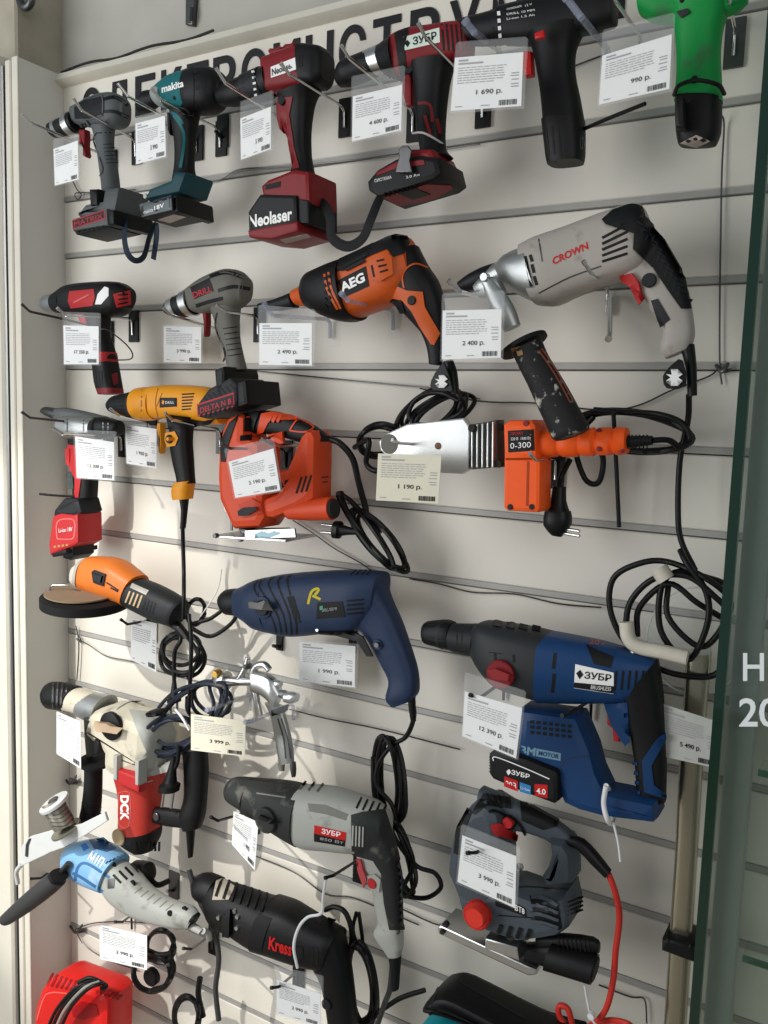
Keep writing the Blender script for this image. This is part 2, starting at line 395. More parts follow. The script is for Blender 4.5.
bevbox('wall_corner', -.24, -.075, -.04, .10, Z0+.0, 2.75, M('old_plaster', 'a9a292', .9, 0, .3, .8, 14), None, .004)
bevbox('trim_3', -.029, -.0145, -.098, -.055, .0, Z0+.212, mCream, None, .002)
bevbox('trim_4', -.040, -.029, -.092, -.05, .0, Z0+.208, M('frame_gasket', '333333', .5), None, .003)
bevbox('trim_5', -.045, -.0385, -.096, -.075, .0, Z0+.208, mSteel, None, .002)
bevbox('window_1', -.32, -.044, -.10, -.05, .0, Z0+.225, mCream, None, .004)
bevbox('floor', -2.2, 3.2, -4.2, .32, -.06, 0.0, M('shop_floor', 'a89f92', .6, 0, .15, .1, 3), None, 0)
# conduit loop on the old wall
view(*R1)
t = Tool('wall_conduit', 'short dark pipe loop on the plaster wall at the upper left', 'pipe', (75, 0), -.02)
t.wire('pipe', [(62, -30, .04), (60, 5, .04), (75, 22, .04), (92, 5, .04), (90, -30, .04)], .007, mSteelD)
# steel shelf bracket above the trim
t = Tool('wall_bracket', 'grey slotted steel bracket fixed to the plaster above the lettering', 'bracket', (565, 40), -.055)
t.slab('plate', [(550, -60), (590, -60), (577, 82), (548, 82)], .012, mSteelD, bev=.002)
t.slab('slot', [(562, 20), (572, 20), (570, 62), (560, 62)], .002, mDark, dd=.007, bev=.0002)
t = None
# shop sign letters, each its own object
view(*FULL)
sign = 'ЭЛЕКТРОИНСТРУМЕНТ'; mLet = M('sign_black', '17171a', .45, 0, .05, 0)
for i, (ch, x) in enumerate(zip(sign, (.075, .139, .205, .265, .322, .378, .438, .5, .56, .618, .675, .735, .795, .86, .925, .985, 1.045))):
    v, f = text_geo(ch, 0.022); w = .045 if ch not in 'ИМНО' else .049
    fr = [Vector((x + (a-.5)*w, -.0022, Z0+.117+b*.066)) for a, b in v]; kk = len(fr)
    bk = [p + Vector((0, .0018, 0)) for p in fr]; ed = {}
    for q in f:
        for j in range(len(q)): ed[(q[j], q[(j+1) % len(q)])] = 1
    fs = [list(q) for q in f] + [[a, b, b+kk, a+kk] for a, b in ed if (b, a) not in ed]
    o = meshobj('sign_letter', fr+bk, fs, mLet, None, 0)
    od = 'first second third fourth fifth sixth seventh eighth ninth tenth eleventh twelfth thirteenth fourteenth fifteenth sixteenth seventeenth'.split()[i]
    tag(o, '%s black letter of the shop sign counted from the left, %s' % (od, ch), 'letter', 'black letters of the shop sign')

# ================================================================== glass showcase on the right
view(*FULL)
def mk_glass(name, col, rough=.02):
    m = bpy.data.materials.new(name); m.use_nodes = True; nt = m.node_tree; nt.nodes.clear(); out = nt.nodes.new('ShaderNodeOutputMaterial')
    tr = nt.nodes.new('ShaderNodeBsdfTransparent'); tr.inputs[0].default_value = col; gl = nt.nodes.new('ShaderNodeBsdfGlossy'); gl.inputs['Roughness'].default_value = rough
    gl.inputs[0].default_value = (.9, 1, .96, 1); mx = nt.nodes.new('ShaderNodeMixShader'); fr = nt.nodes.new('ShaderNodeValue'); fr.outputs[0].default_value = .05
    nt.links.new(fr.outputs[0], mx.inputs[0]); nt.links.new(tr.outputs[0], mx.inputs[1]); nt.links.new(gl.outputs[0], mx.inputs[2]); nt.links.new(mx.outputs[0], out.inputs[0]); MATS[name] = m; return m
mGlass = mk_glass('showcase_glass', (.66, .70, .67, 1)); mGlassE = M('green_glass_edge', '07281b', .2, 0, .1, 0, coat=1)
GD = .26
xe = W(728, 560, GD).x
gx = Tool('glass_sheet', 'tall glass showcase pane with green edge and white lettering at the right', 'glass', (760, 1020), GD)
gx.add(meshobj('pane', *g_box(xe+.007, XR, -GD-.004, -GD+.004, .3, 2.25), mGlass, gx.root, 0))
gx.add(meshobj('pane_edge', *g_box(xe-.002, xe+.0068, -GD-.0045, -GD+.0045, .3, 2.25), mGlassE, gx.root, 0))
gx.parts[-1]['label'] = 'dark green polished edge of the glass pane'
gx.text('Н', (743, 681), (764, 681), (743, 653), M('lettering_white', 'dfe3e2', .5, 0, .02, 0), plane=GD+.0052, bold=.015)
gx.text('20', (739, 727), (778, 727), (739, 698), MATS['lettering_white'], plane=GD+.0052, bold=.015)
mShelf = M('shelf_glass_edge', '5f9a80', .2, 0, .1, 0)
for yy in (475, 769, 958):
    p = W(745, yy, .20)
    o = meshobj('glass_shelf', *g_box(xe+.034, XR, -.20, -.17, p.z-.003, p.z+.003), mk_glass('shelf_glass', (.93, .97, .95, 1)) if 'shelf_glass' not in MATS else MATS['shelf_glass'], None, 0)
    meshobj('front_edge', *g_box(xe+.034, XR, -.203, -.200, p.z-.003, p.z+.003), mShelf, o, 0)
    tag(o, 'glass shelf behind the pane, %s of the three' % {475: 'topmost', 769: 'middle one', 958: 'lowest'}[yy], 'shelf', 'glass shelves in the showcase')
p0 = W(708, 700, GD-.03)
gx2 = Tool('showcase_post', 'grey upright post standing just behind the edge of the glass pane', 'post', (735, 1020), GD-.03)
gx2.add(meshobj('post', *g_box(xe+.009, xe+.032, -GD+.012, -GD+.035, .3, 2.25), M('post_grey', 'c4c8c4', .5, 0, .08, .1), gx2.root, 0))

# ================================================================== price tags
def tick(name, quad, d, price, label, vw, top=None, card=None, hole=True, lines=7):
    """a printed card in a clear pocket that hangs from a hook tip"""
    view(*vw); tl, tr, br, bl = quad
    T = Tool('price_tag', label, 'price tag', tl, d, 'price tags hanging on the slat wall')
    def at(u, v, dd=0.):
        a = (tl[0]+(tr[0]-tl[0])*u, tl[1]+(tr[1]-tl[1])*u); b = (bl[0]+(br[0]-bl[0])*u, bl[1]+(br[1]-bl[1])*u)
        return W(a[0]+(b[0]-a[0])*v, a[1]+(b[1]-a[1])*v, d+dd)
    def quadg(u0, v0, u1, v1, dd): return [at(u0, v0, dd), at(u1, v0, dd), at(u1, v1, dd), at(u0, v1, dd)], [[0, 1, 2, 3]]
    cvs = quadg(0, 0, 1, 1, 0)[0]; bk = [p+Vector((0, .0006, 0)) for p in cvs]
    T.add(meshobj('card', cvs+bk, [[0, 1, 2, 3], [7, 6, 5, 4], [0, 4, 5, 1], [1, 5, 6, 2], [2, 6, 7, 3], [3, 7, 4, 0]], card or mCard, T.root, 0))
    rnd = random.Random(int(tl[0]*7+tl[1])); g = []
    g.append(quadg(.06, .05, .2, .085, .0004)); g.append(quadg(.06, .11, .42, .145, .0004))
    for k in range(lines):
        v = .20+k*.047; u = .06; end = .62 if k == lines-1 else .76
        while u < end-.03:
            w = rnd.uniform(.03, .11); g.append(quadg(u, v, min(end, u+w), v+.016, .0004)); u += w+.015
    for v in (.36, .41, .48, .56, .61): g.append(quadg(.82+rnd.uniform(0, .03), v, .95, v+.02, .0004))
    for v0, u0, u1 in ((.92, .06, .16), (.93, .42, .55)): g.append(quadg(u0, v0, u1, v0+.02, .0004))
    T.add(meshobj('printed_lines', *join_geo(g), mPrintG, T.root, 0))['kind'] = 'stuff'; g = []; u = .68
    while u < .94: w = rnd.choice((.006, .01, .016)); g.append(quadg(u, .86, u+w, .96, .0004)); u += w+rnd.choice((.005, .009))
    T.add(meshobj('barcode', *join_geo(g), mInk, T.root, 0))['kind'] = 'stuff'
    if price:
        v, f = text_geo(price, .01); wd = .047*len(price); u1 = .72; u0 = u1-wd
        T.add(meshobj('price', [at(u0+a*wd, .75-b*.115, .0006) for a, b in v], f, mInk, T.root, 0))
    if top is not None:
        a, b = top; px = lambda p, q, t: (p[0]+(q[0]-p[0])*t, p[1]+(q[1]-p[1])*t)
        m = .03*abs(tr[0]-tl[0]); sv = [(a[0]-m, a[1]), (b[0]+m, b[1]), (br[0]+m, br[1]+m), (bl[0]-m, bl[1]+m)]
        sv = [sv[0], px(sv[0], sv[1], .03), px(sv[0], sv[1], .97), sv[1], sv[2], sv[3]]
        sv[0] = (sv[0][0], sv[0][1]+m); sv[3] = (sv[3][0], sv[3][1]+m)
        fr = [W(x, y, d+.0012) for x, y in sv]; bk = [p+Vector((0, .0026, 0)) for p in fr]; kk = len(fr)
        T.add(meshobj('plastic_pocket', fr+bk, [list(range(kk)), list(range(kk, 2*kk))[::-1]] + [[i, (i+1) % kk, (i+1) % kk+kk, i+kk] for i in range(kk)], mSleeve, T.root, 0))
        T.parts[-1]['label'] = 'clear plastic pocket around the card'
    return T
tick('A', [(158, 440), (230, 415), (232, 530), (162, 548)], .17, '', 'faded price card hanging left of the grey drill in the top left corner', R1, [(158, 412), (228, 392)])
tick('B', [(400, 365), (487, 342), (490, 462), (402, 485)], .16, '3 990', 'price card hanging between the grey drill and the teal impact driver', R1, [(398, 345), (488, 322)])
tick('C', [(60, 350), (150, 315), (150, 440), (62, 472)], .17, '5 990', 'price card hanging left of the dark red drill with the block battery', R2, [(62, 300), (152, 266)])
tick('D', [(392, 285), (538, 250), (535, 385), (390, 418)], .17, '4 600 р.', 'price card reading 4 600 in front of the dark red drill with the strap', R2, [(392, 225), (540, 192)])
tick('E', [(35, 135), (195, 122), (190, 248), (25, 260)], .17, '1 690 р.', 'price card reading 1 690 hanging in front of the black screwdriver', R3, [(42, 98), (200, 85)])
tick('F', [(380, 130), (543, 80), (537, 208), (372, 245)], .17, '990 р.', 'tilted price card reading 990 beside the green drill', R3, [(385, 70), (545, 28)])
tick('G', [(128, 252), (232, 255), (232, 367), (130, 367)], .16, '17 350 р.', 'price card hanging in front of the compact red and black drill', R4, [(128, 212), (232, 215)])
tick('H', [(425, 255), (535, 257), (535, 363), (425, 360)], .035, '3 990 р.', 'pale price card lying behind the grey drill of the second row', R4, [(425, 250), (535, 252)])
tick('I', [(62, 362), (230, 362), (230, 498), (62, 495)], .16, '2 490 р.', 'price card hanging at the nose of the orange drywall screwdriver', R5, [(62, 303), (235, 318)])
tick('J', [(50, 288), (180, 285), (178, 392), (48, 396)], .18, '2 400 р.', 'price card reading 2 400 hanging before the silver impact drill', R6, [(52, 250), (182, 243)])
tick('K', [(163, 580), (278, 597), (278, 710), (168, 702)], .17, '13 300 р.', 'price card in front of the red riveting tool', R4, [(160, 560), (278, 565)])
tick('L', [(310, 545), (403, 558), (403, 675), (315, 660)], .05, '1 950 р.', 'price card hanging below the chuck of the yellow orange drill', R4, [(308, 540), (403, 548)])
tick('M', [(95, 240), (245, 195), (268, 335), (118, 360)], .16, '2 190 р.', 'tilted price card on the front of the orange jigsaw', S2, [(85, 195), (240, 160)])
tick('N', [(60, 178), (195, 182), (188, 285), (55, 278)], .15, '1 190 р.', 'cream price card reading 1 190 below the pipe welder plate', S3, None, mCardY)
tick('O', [(303, 75), (412, 100), (410, 308), (302, 255)], .05, '', 'blank looking price card hanging behind the orange angle grinder', U3)
tick('P', [(318, 325), (497, 340), (495, 472), (318, 452)], .04, '1 990 р.', 'price card reading 1 990 below the navy blue drill', S4, [(318, 318), (500, 333)])
tick('Q', [(135, 295), (255, 330), (242, 435), (130, 388)], .20, '12 390 р.', 'price card hanging before the blue cordless rotary hammer', S5, [(138, 255), (258, 295)])
tick('R', [(545, 320), (662, 358), (658, 455), (545, 430)], .10, '5 490 р.', 'curved price card stuck behind the upright metal tube', S5, None, M('grey_card', 'bdbcb6', .5))
tick('S', [(30, 203), (180, 222), (178, 320), (30, 302)], .17, '3 999 р.', 'cream price card hanging before the spray gun', S7, None, mCardY)
tick('T', [(147, 470), (215, 500), (205, 632), (142, 560)], .14, '1 990', 'narrow price card hanging under the nose of the grey corded hammer drill', S7)
tick('U', [(108, 270), (178, 300), (180, 440), (108, 395)], .16, '', 'price card hanging under the collar of the white and red rotary hammer', S6)
tick('V', [(130, 178), (243, 222), (240, 330), (120, 275)], .19, '3 990 р.', 'price card reading 3 990 on the front of the dark grey jigsaw', S8, [(130, 155), (247, 205)])
tick('X', [(318, 495), (470, 530), (470, 640), (320, 605)], .10, '2 990 р.', 'price card hanging below the light blue polisher', Q1)
tick('Y', [(245, 415), (385, 460), (385, 567), (245, 525)], .19, '2 990 р.', 'price card hanging from the hook below the black corded drill', Q2, [(245, 375), (388, 405)])

# ================================================================== row one
mTeal = M('teal_plastic', '0f6468', .45, 0, .1, .2, 70); mTealD = M('dark_teal', '17424a', .5, 0, .1, .2, 70)
mDRed = M('dark_red_plastic', '7c1a1f', .45, 0, .12, .2, 70); mGreen = worn('green_plastic', '0f9342', '3a6a45', .5, .25, 14)
mSlate = M('slate_plastic', '565a5b', .55, 0, .1, .25, 80); mLabelS = M('silver_label', 'c9ccca', .35, .2, .05, 0)
# 1 grey drill
view(40, 70, .14323)
T = Tool('cordless_drill', 'grey cordless drill with silver and black chuck at the upper left corner, red lettered battery', 'drill', (400, 500), .085, 'tools hanging on the slat wall')
T.loft('chuck', [(52, 400, 80, 455), (68, 360, 100, 485), (110, 335, 150, 490), (180, 300, 225, 480), (240, 268, 270, 450)], mBlack, n=2, k=3, r0=.5)
T.loft('chuck_ring', [(100, 336, 138, 494), (125, 322, 165, 492)], mSteel, n=2, k=1, under=T.under('chuck'))
T.loft('chuck_ring', [(178, 296, 222, 488), (215, 272, 258, 470)], mSteel, n=2, k=1, under=T.under('chuck'))
T.loft('motor_housing', [(235, 240, 262, 400), (330, 195, 350, 420), (430, 155, 440, 425), (520, 145, 520, 428), (575, 170, 570, 405), (600, 215, 592, 350)], mSlate, .85, n=2.8, r1=.4, r0=.2)
T.patch('gearbox_panel', [(240, 262), (300, 215), (430, 185), (440, 310), (345, 340), (245, 340)], mBlack, .0012)
T.strips('vent_band', [[(442, 205), (520, 190), (590, 225), (612, 250)], [(440, 290), (520, 290), (590, 320), (618, 330)]], 24, mBlack)
T.strips('housing_frame', [[(300, 215), (330, 200), (430, 180), (440, 300)], [(345, 345), (440, 315)]], 8, mSlate, .002); T.text('DRILL', (258, 320), (345, 290), (255, 275), M('red_print', 'b32430', .5, 0, .02, 0))
T.loft('handle', [(352, 400, 528, 395), (375, 470, 522, 470), (392, 560, 525, 560), (412, 700, 550, 700), (425, 800, 562, 800), (430, 860, 565, 860)], mSlate, .8, n=2.6, r1=.1)
T.strips('grip_seam', [[(395, 440), (375, 500), (440, 680), (415, 740)], [(395, 440), (520, 435)]], 9, mBlack)
T.strips('grip_rib', [[(440+k*4, 520+k*26), (520+k*5, 515+k*26)] for k in range(6)], 4, mBlack)
T.slab('trigger', [(272, 415), (345, 410), (348, 480), (340, 540), (360, 605), (345, 622), (318, 612), (322, 545), (308, 510), (272, 525)], .014, mDRed)
T.patch('selector', [(270, 365), (330, 350), (350, 380), (300, 405)], mSlate, .004); T.patch('selector_hole', [(290, 372), (322, 365), (334, 382), (308, 392)], mInk, .005, under=T.under('selector'))
view(40, 150, .15625)
T.slab('battery_shoe', [(232, 415), (285, 345), (395, 325), (410, 240), (505, 235), (470, 420), (240, 425)], .066, mSlate, front=True, bev=.006)
T.slab('shoe_latch', [(405, 250), (500, 245), (505, 420), (420, 430)], .075, mBlack, bev=.005)
T.slab('battery', [(202, 440), (425, 372), (432, 480), (205, 518)], .078, mSlate, front=True, bev=.004)
T.slab('battery_base', [(212, 515), (432, 470), (436, 492), (225, 540)], .070, mChar, front=True, bev=.004, under=T.under('battery'))
T.slab('rear_latch', [(425, 375), (468, 380), (470, 475), (432, 480)], .086, mBlack, front=True, bev=.006)
T.strips('battery_rib', [[(235+k*33, 518-k*7), (250+k*33, 540-k*7)] for k in range(6)], 11, mChar)
T.patch('name_plate', [(206, 450), (412, 385), (418, 440), (210, 505)], M('red_print'), .0006); T.patch('name_plate_face', [(212, 455), (405, 394), (411, 434), (216, 498)], mChar, .0012)
T.text('MATRIX', (222, 492), (402, 435), (220, 462), M('red_print'), .0018)
T.wire('strap', [(545, 330, .06), (545, 440, .10), (540, 560, .11), (560, 660, .11), (610, 708, .10), (665, 680, .09), (700, 560, .08), (740, 470, .08), (745, 560, .075), (725, 700, .07)], .0055, M('navy_strap', '1d2836', .7), flat=.18, lab='dark wrist strap')
# 2 teal impact driver
view(130, 50, .18547)
T = Tool('impact_driver', 'teal and black cordless impact driver in the top row with white lettering', 'impact driver', (300, 500), .085, 'tools hanging on the slat wall')
T.loft('chuck', [(52, 260, 62, 350), (80, 215, 95, 345), (130, 205, 150, 310)], mBlack, n=2, r0=.3)
T.loft('nose', [(122, 215, 135, 290), (140, 185, 165, 320), (185, 175, 205, 330)], M('pale_rubber', '8f9896', .5), n=2)
T.loft('front_housing', [(133, 190, 160, 280), (175, 158, 198, 310), (235, 122, 250, 340), (345, 90, 345, 362)], mTeal, .85, n=2.4, r0=.2)
T.loft('motor_housing', [(338, 92, 340, 362), (372, 84, 368, 366), (440, 82, 428, 358), (485, 105, 470, 330), (503, 150, 492, 285)], mBlack, .9, n=2.4, r1=.4)
T.patch('black_side', [(322, 94), (345, 90), (345, 358), (262, 345), (275, 300), (295, 260), (308, 180)], mBlack, .001)
T.strips('vent', [[(320, 130), (370, 118)], [(318, 205), (370, 195)], [(320, 218), (372, 208)]], 10, mInk)
T.text('makita', (172, 232), (290, 198), (170, 192), mWhite, bold=.03)
T.knob('screw', 240, 258, 9, .001, mInk)
T.loft('handle', [(205, 310, 385, 340), (222, 400, 368, 420), (236, 500, 358, 520), (238, 600, 352, 610), (232, 660, 358, 665), (225, 705, 380, 705)], mBlack, .8, n=2.6)
T.strips('teal_seam', [[(235, 350), (275, 410), (292, 470), (285, 560), (272, 635)], [(215, 330), (260, 360), (285, 400)]], 15, mTeal, .001)
T.slab('trigger', [(203, 335), (245, 330), (240, 440), (232, 470), (210, 440)], .014, mBlack)
T.slab('battery_shoe', [(75, 805), (100, 745), (215, 700), (235, 650), (300, 655), (262, 765)], .064, mTealD, front=True, bev=.006)
T.slab('battery', [(50, 828), (225, 778), (232, 868), (62, 905), (50, 880)], .078, mChar, front=True, bev=.006, lab='dark battery with grey side label')
T.slab('battery_rear', [(225, 775), (250, 780), (258, 872), (232, 880)], .082, mBlack, front=True, bev=.006)
T.patch('battery_label', [(52, 832), (222, 782), (226, 860), (66, 900)], M('label_grey', '5c6467', .4), .0006)
T.text('makita', (75, 885), (125, 870), (74, 865), mWhite, .0014); T.text('18V', (132, 866), (185, 848), (131, 842), mWhite, .0014, bold=.02)
T.patch('base_sticker', [(150, 915), (240, 885), (300, 900), (215, 932)], M('pale_sticker', 'a89a90', .5), .0008)
T.knob('clip', 90, 790, 12, .004, mSteel)
# 3 dark red drill with block battery
view(*R2)
T = Tool('cordless_drill', 'dark red and black cordless drill with a large block battery in the top row', 'drill', (230, 400), .09, 'tools hanging on the slat wall')
T.loft('chuck', [(0, 255, 8, 318), (30, 235, 48, 322), (75, 215, 95, 310), (122, 195, 140, 300), (150, 178, 158, 290)], mBlack, n=2, r0=.4)
T.loft('collar', [(72, 212, 92, 315), (125, 190, 140, 303)], mChar, n=2, k=1, under=T.under('chuck'))
T.strips('chuck_rib', [[(35, 240+k*16), (70, 222+k*18)] for k in range(5)], 3, mChar)
for k in range(5): T.patch('scale_mark', [(93+k*2, 210+k*17), (101+k*2, 208+k*17), (102+k*2, 214+k*17), (94+k*2, 216+k*17)], mWhite, .001)
T.loft('motor_housing', [(140, 160, 158, 292), (200, 142, 212, 285), (262, 122, 268, 275)], mDRed, .8, n=4, r0=.1)
T.loft('rear_cap', [(250, 118, 262, 278), (290, 124, 294, 276), (312, 132, 308, 262), (320, 150, 316, 250)], mBlack, .95, n=4, k=2)
T.slab('top_rib', [(142, 165), (150, 150), (168, 152), (185, 142), (205, 145), (215, 132), (240, 130), (250, 120), (255, 150), (150, 185)], .03, mDRed)
T.patch('side_label', [(150, 198), (222, 170), (225, 205), (151, 230)], mWhite, .0006); T.text('Neolaser', (154, 224), (218, 200), (153, 204), mInk, .0012, bold=.02)
T.strips('cap_vent', [[(232, 165), (234, 200)], [(240, 163), (242, 198)]], 4, mInk)
T.loft('handle', [(170, 300, 300, 250), (190, 330, 282, 300), (198, 390, 272, 370), (203, 440, 272, 440), (213, 480, 276, 480), (205, 520, 285, 520)], mBlack, .85, n=2.8)
T.patch('red_grip', [(168, 290), (215, 285), (205, 340), (215, 400), (218, 430), (235, 495), (215, 500), (200, 410), (185, 370), (175, 340)], mDRed, .0012)
T.slab('trigger', [(165, 305), (195, 300), (200, 400), (182, 388), (168, 350)], .014, mDRed); T.knob('switch', 186, 298, 12, .004, mBlack)
T.slab('battery_shoe', [(118, 548), (140, 528), (215, 498), (262, 505), (265, 600), (125, 590)], .07, mDRed, front=True, bev=.006)
T.slab('battery', [(80, 625), (116, 572), (225, 575), (228, 655), (82, 690)], .08, mBlack, front=True, bev=.005)
T.slab('battery_base', [(80, 680), (228, 652), (230, 682), (150, 705), (84, 700)], .08, mDRed, front=True, bev=.003, under=T.under('battery'))
T.slab('battery_rear', [(220, 578), (262, 590), (262, 660), (228, 660)], .07, mBlack, front=True)
T.patch('shoe_vent', [(128, 548), (180, 535), (178, 552), (128, 562)], mInk, .0006)
T.text('Neolaser', (86, 675), (214, 650), (85, 637), mWhite, .0012, bold=.03)
T.patch('base_sticker', [(175, 708), (255, 690), (270, 700), (195, 718)], MATS['pale_sticker'], .0008)
# wrist strap joins the two red drills
T.wire('strap', [(268, 590, .08), (300, 600, .10), (325, 640, .11), (330, 700, .11), (375, 728, .11), (420, 705, .11), (445, 650, .11), (465, 600, .10), (480, 570, .09)], .007, M('black_strap', '151516', .7), flat=.15, lab='black wrist strap')
# 4 dark red drill, light label
T = Tool('cordless_drill', 'dark red and black cordless drill with silver chuck ring and pale side label', 'drill', (640, 300), .095, 'tools hanging on the slat wall')
T.loft('chuck', [(346, 200, 362, 262), (365, 172, 385, 262), (400, 158, 418, 250), (440, 142, 460, 232)], mBlack, n=2, r0=.4)
T.loft('chuck_ring', [(432, 144, 450, 230), (474, 126, 490, 228)], mSteel, n=2, k=1, under=T.under('chuck'))
T.loft('collar', [(470, 130, 490, 230), (522, 95, 538, 250)], mBlack, n=2, k=1)
T.strips('chuck_rib', [[(372, 180+k*17), (425, 158+k*17)] for k in range(5)], 3, mChar)
T.strips('collar_rib', [[(485+k*11, 128-k*8), (502+k*11, 232+k*2)] for k in range(4)], 4, mInk)
T.loft('motor_housing', [(515, 98, 532, 250), (560, 78, 572, 235), (640, 66, 648, 205), (700, 58, 705, 190), (730, 60, 732, 180)], mDRed, .85, n=3, r1=.3)
T.patch('black_side', [(515, 98), (560, 80), (545, 140), (552, 200), (535, 245)], mBlack, .001)
T.strips('vent', [[(655+k*14, 72), (662+k*14, 150)] for k in range(5)], 6, mInk)
T.patch('side_label', [(541, 110), (648, 82), (650, 125), (541, 150)], M('pale_green_label', 'd5e2d4', .4), .0008)
T.text('ЗУБР', (570, 134), (640, 116), (569, 110), mInk, .0014, bold=.02); T.patch('label_logo', [(553, 118), (562, 127), (555, 140), (546, 130)], mInk, .0014)
T.loft('handle', [(560, 200, 700, 175), (572, 260, 682, 235), (576, 330, 672, 310), (582, 400, 668, 395), (590, 450, 672, 440), (590, 480, 690, 460)], mBlack, .85, n=2.8)
T.strips('red_seam', [[(585, 305), (620, 310), (628, 360)], [(605, 340), (622, 400)], [(640, 350), (650, 395)]], 9, mDRed, .001)
T.slab('trigger', [(538, 215), (575, 205), (578, 320), (555, 322), (540, 280)], .014, mDRed); T.knob('switch', 562, 205, 14, .004, mBlack)
view(300, 90, .22135)
T.slab('battery_shoe', [(435, 330), (440, 292), (500, 262), (590, 262), (620, 330), (570, 360)], .07, mDRed, front=True, bev=.006)
T.slab('battery', [(297, 412), (345, 355), (430, 305), (540, 288), (620, 300), (638, 375), (600, 405), (350, 482), (302, 450)], .078, mBlack, front=True, bev=.007)
T.patch('red_base', [(375, 482), (580, 424), (680, 430), (690, 445), (600, 495), (440, 522)], mDRed, .0012, lab='dark red ribbed underside')
T.strips('base_rib', [[(380+k*20, 462-k*5), (388+k*20, 480-k*5)] for k in range(8)], 7, mInk, .002)
T.patch('base_sticker', [(440, 462), (520, 442), (590, 468), (510, 492)], mChar, .002)
T.patch('red_flash', [(350, 372), (440, 325), (560, 318), (565, 338), (440, 352), (345, 388)], mDRed, .001)
T.text('СИСТЕМА', (338, 418), (415, 400), (336, 404), mWhite, .0012); T.text('2.0 Ач', (480, 400), (540, 388), (478, 388), mWhite, .0012)
T.slab('belt_clip', [(432, 375), (450, 300), (445, 270), (465, 250), (490, 250), (510, 275), (500, 320), (512, 375)], .004, mSteelD, dd=.045, bev=.001)
T.wire('cable_tie', [(508, 195, .125), (560, 195, .13), (640, 240, .10), (660, 262, .07)], .0013, mTie, lab='clear cable tie')
# 5 black screwdriver
view(*R3)
T = Tool('cordless_screwdriver', 'black cordless screwdriver with a red switch and dark battery in the top row', 'screwdriver', (280, 200), .095, 'tools hanging on the slat wall')
T.loft('gearbox', [(26, 52, 34, 108), (60, 38, 70, 112), (100, 28, 110, 112), (148, 15, 155, 108)], mBlack, n=2.2, r0=.3)
T.strips('collar_rib', [[(120, 22), (130, 110)], [(132, 18), (142, 108)]], 4, mInk)
T.loft('motor_housing', [(140, 10, 152, 112), (220, -8, 230, 112), (300, -25, 305, 95), (370, -40, 372, 80), (400, -40, 402, 70)], mBlack, .85, n=2.8, r1=.3)
for k in range(4): T.patch('scale_mark', [(134+k, 28+k*17), (141+k, 27+k*17), (142+k, 36+k*17), (135+k, 37+k*17)], mWhite, .0015)
T.text('CORDLESS', (157, 24), (192, 16), (156, 20), mWhite, .0012); T.text('12 V', (200, 16), (216, 12), (199, 11), mWhite, .0012); T.text('DRILL 10 MM', (157, 36), (222, 26), (156, 31), mWhite, .0012)
T.text('Li-ion 1.5 Ah', (157, 47), (222, 37), (156, 42), mWhite, .0012)
T.loft('handle', [(205, 95, 345, 55), (218, 130, 322, 110), (230, 190, 318, 165), (236, 240, 330, 225), (240, 290, 340, 280)], mBlack, .8, n=2.5)
T.slab('switch', [(220, 78), (246, 68), (248, 91), (222, 96)], .006, mRed, dd=.036); T.slab('trigger', [(196, 118), (220, 120), (224, 182), (200, 187), (192, 160)], .014, mRed)
T.loft('battery', [(236, 288, 342, 278), (240, 320, 343, 310), (246, 370, 342, 360), (250, 388, 338, 378)], mBlack, .9, n=3, k=2)
T.strips('battery_rib', [[(248, 300), (258, 380)], [(262, 296), (270, 380)], [(276, 294), (284, 370)]], 4, mInk); T.text('12V', (328, 350), (340, 346), (328, 322), MATS['label_grey'], .001)
T.wire('black_tie', [(330, 305, .09), (400, 275, .12), (480, 243, .15)], .0022, mBlack)
# 6 green drill
T = Tool('cordless_drill', 'bright green cordless drill with a black battery at the top right', 'drill', (610, 150), .10, 'tools hanging on the slat wall')
T.loft('motor_housing', [(470, -50, 474, 45), (500, -60, 505, 60), (560, -70, 562, 60), (640, -70, 640, 50), (690, -60, 690, 35), (715, -50, 715, 15)], mGreen, .8, n=2.6, r0=.3, r1=.3)
T.loft('handle', [(530, 10, 690, 5), (545, 60, 668, 55), (552, 120, 660, 115), (552, 180, 662, 180), (547, 240, 664, 238)], mGreen, .75, n=2.6)
T.patch('direction_switch', [(556, 26), (578, 20), (586, 30), (566, 42)], mBlack, .003); T.knob('screw', 567, 0, 6, .001, mInk)
T.loft('battery', [(549, 232, 663, 232), (549, 262, 663, 262), (551, 310, 660, 308), (556, 338, 650, 334)], mBlack, .85, n=3, k=2, r1=.1)
T.slab('battery_latch', [(552, 240), (575, 225), (580, 310), (553, 310)], .02, mBlack, dd=.03)
T.patch('base_sticker', [(562, 335), (600, 316), (632, 330), (600, 345)], MATS['pale_sticker'], .001)
T.wire('black_tie', [(548, 222, .115), (560, 200, .135), (600, 188, .14), (650, 198, .13), (666, 220, .11)], .0022, mBlack); T.knob('tie_head', 597, 187, 8, .004, mBlack)

# ================================================================== rows two and three
mOrange = M('orange_plastic', 'c4551e', .42, 0, .08, .15, 60); mYel = M('yellow_orange_plastic', 'e2951c', .42, 0, .08, .15, 60)
mJig = M('red_orange_plastic', 'd44a24', .45, 0, .08, .15, 60); mNeon = M('neon_orange_plastic', 'f25a16', .45, 0, .08, .15, 60)
mSilver = worn('silver_painted_plastic', 'a59f97', '7d766c', .45, .3, 16); mAluC = M('cast_aluminium', 'a9acaa', .38, .8, .15, .3, 60)
mBrightRed = M('bright_red_plastic', 'b3292b', .4, 0, .08, .1, 60)
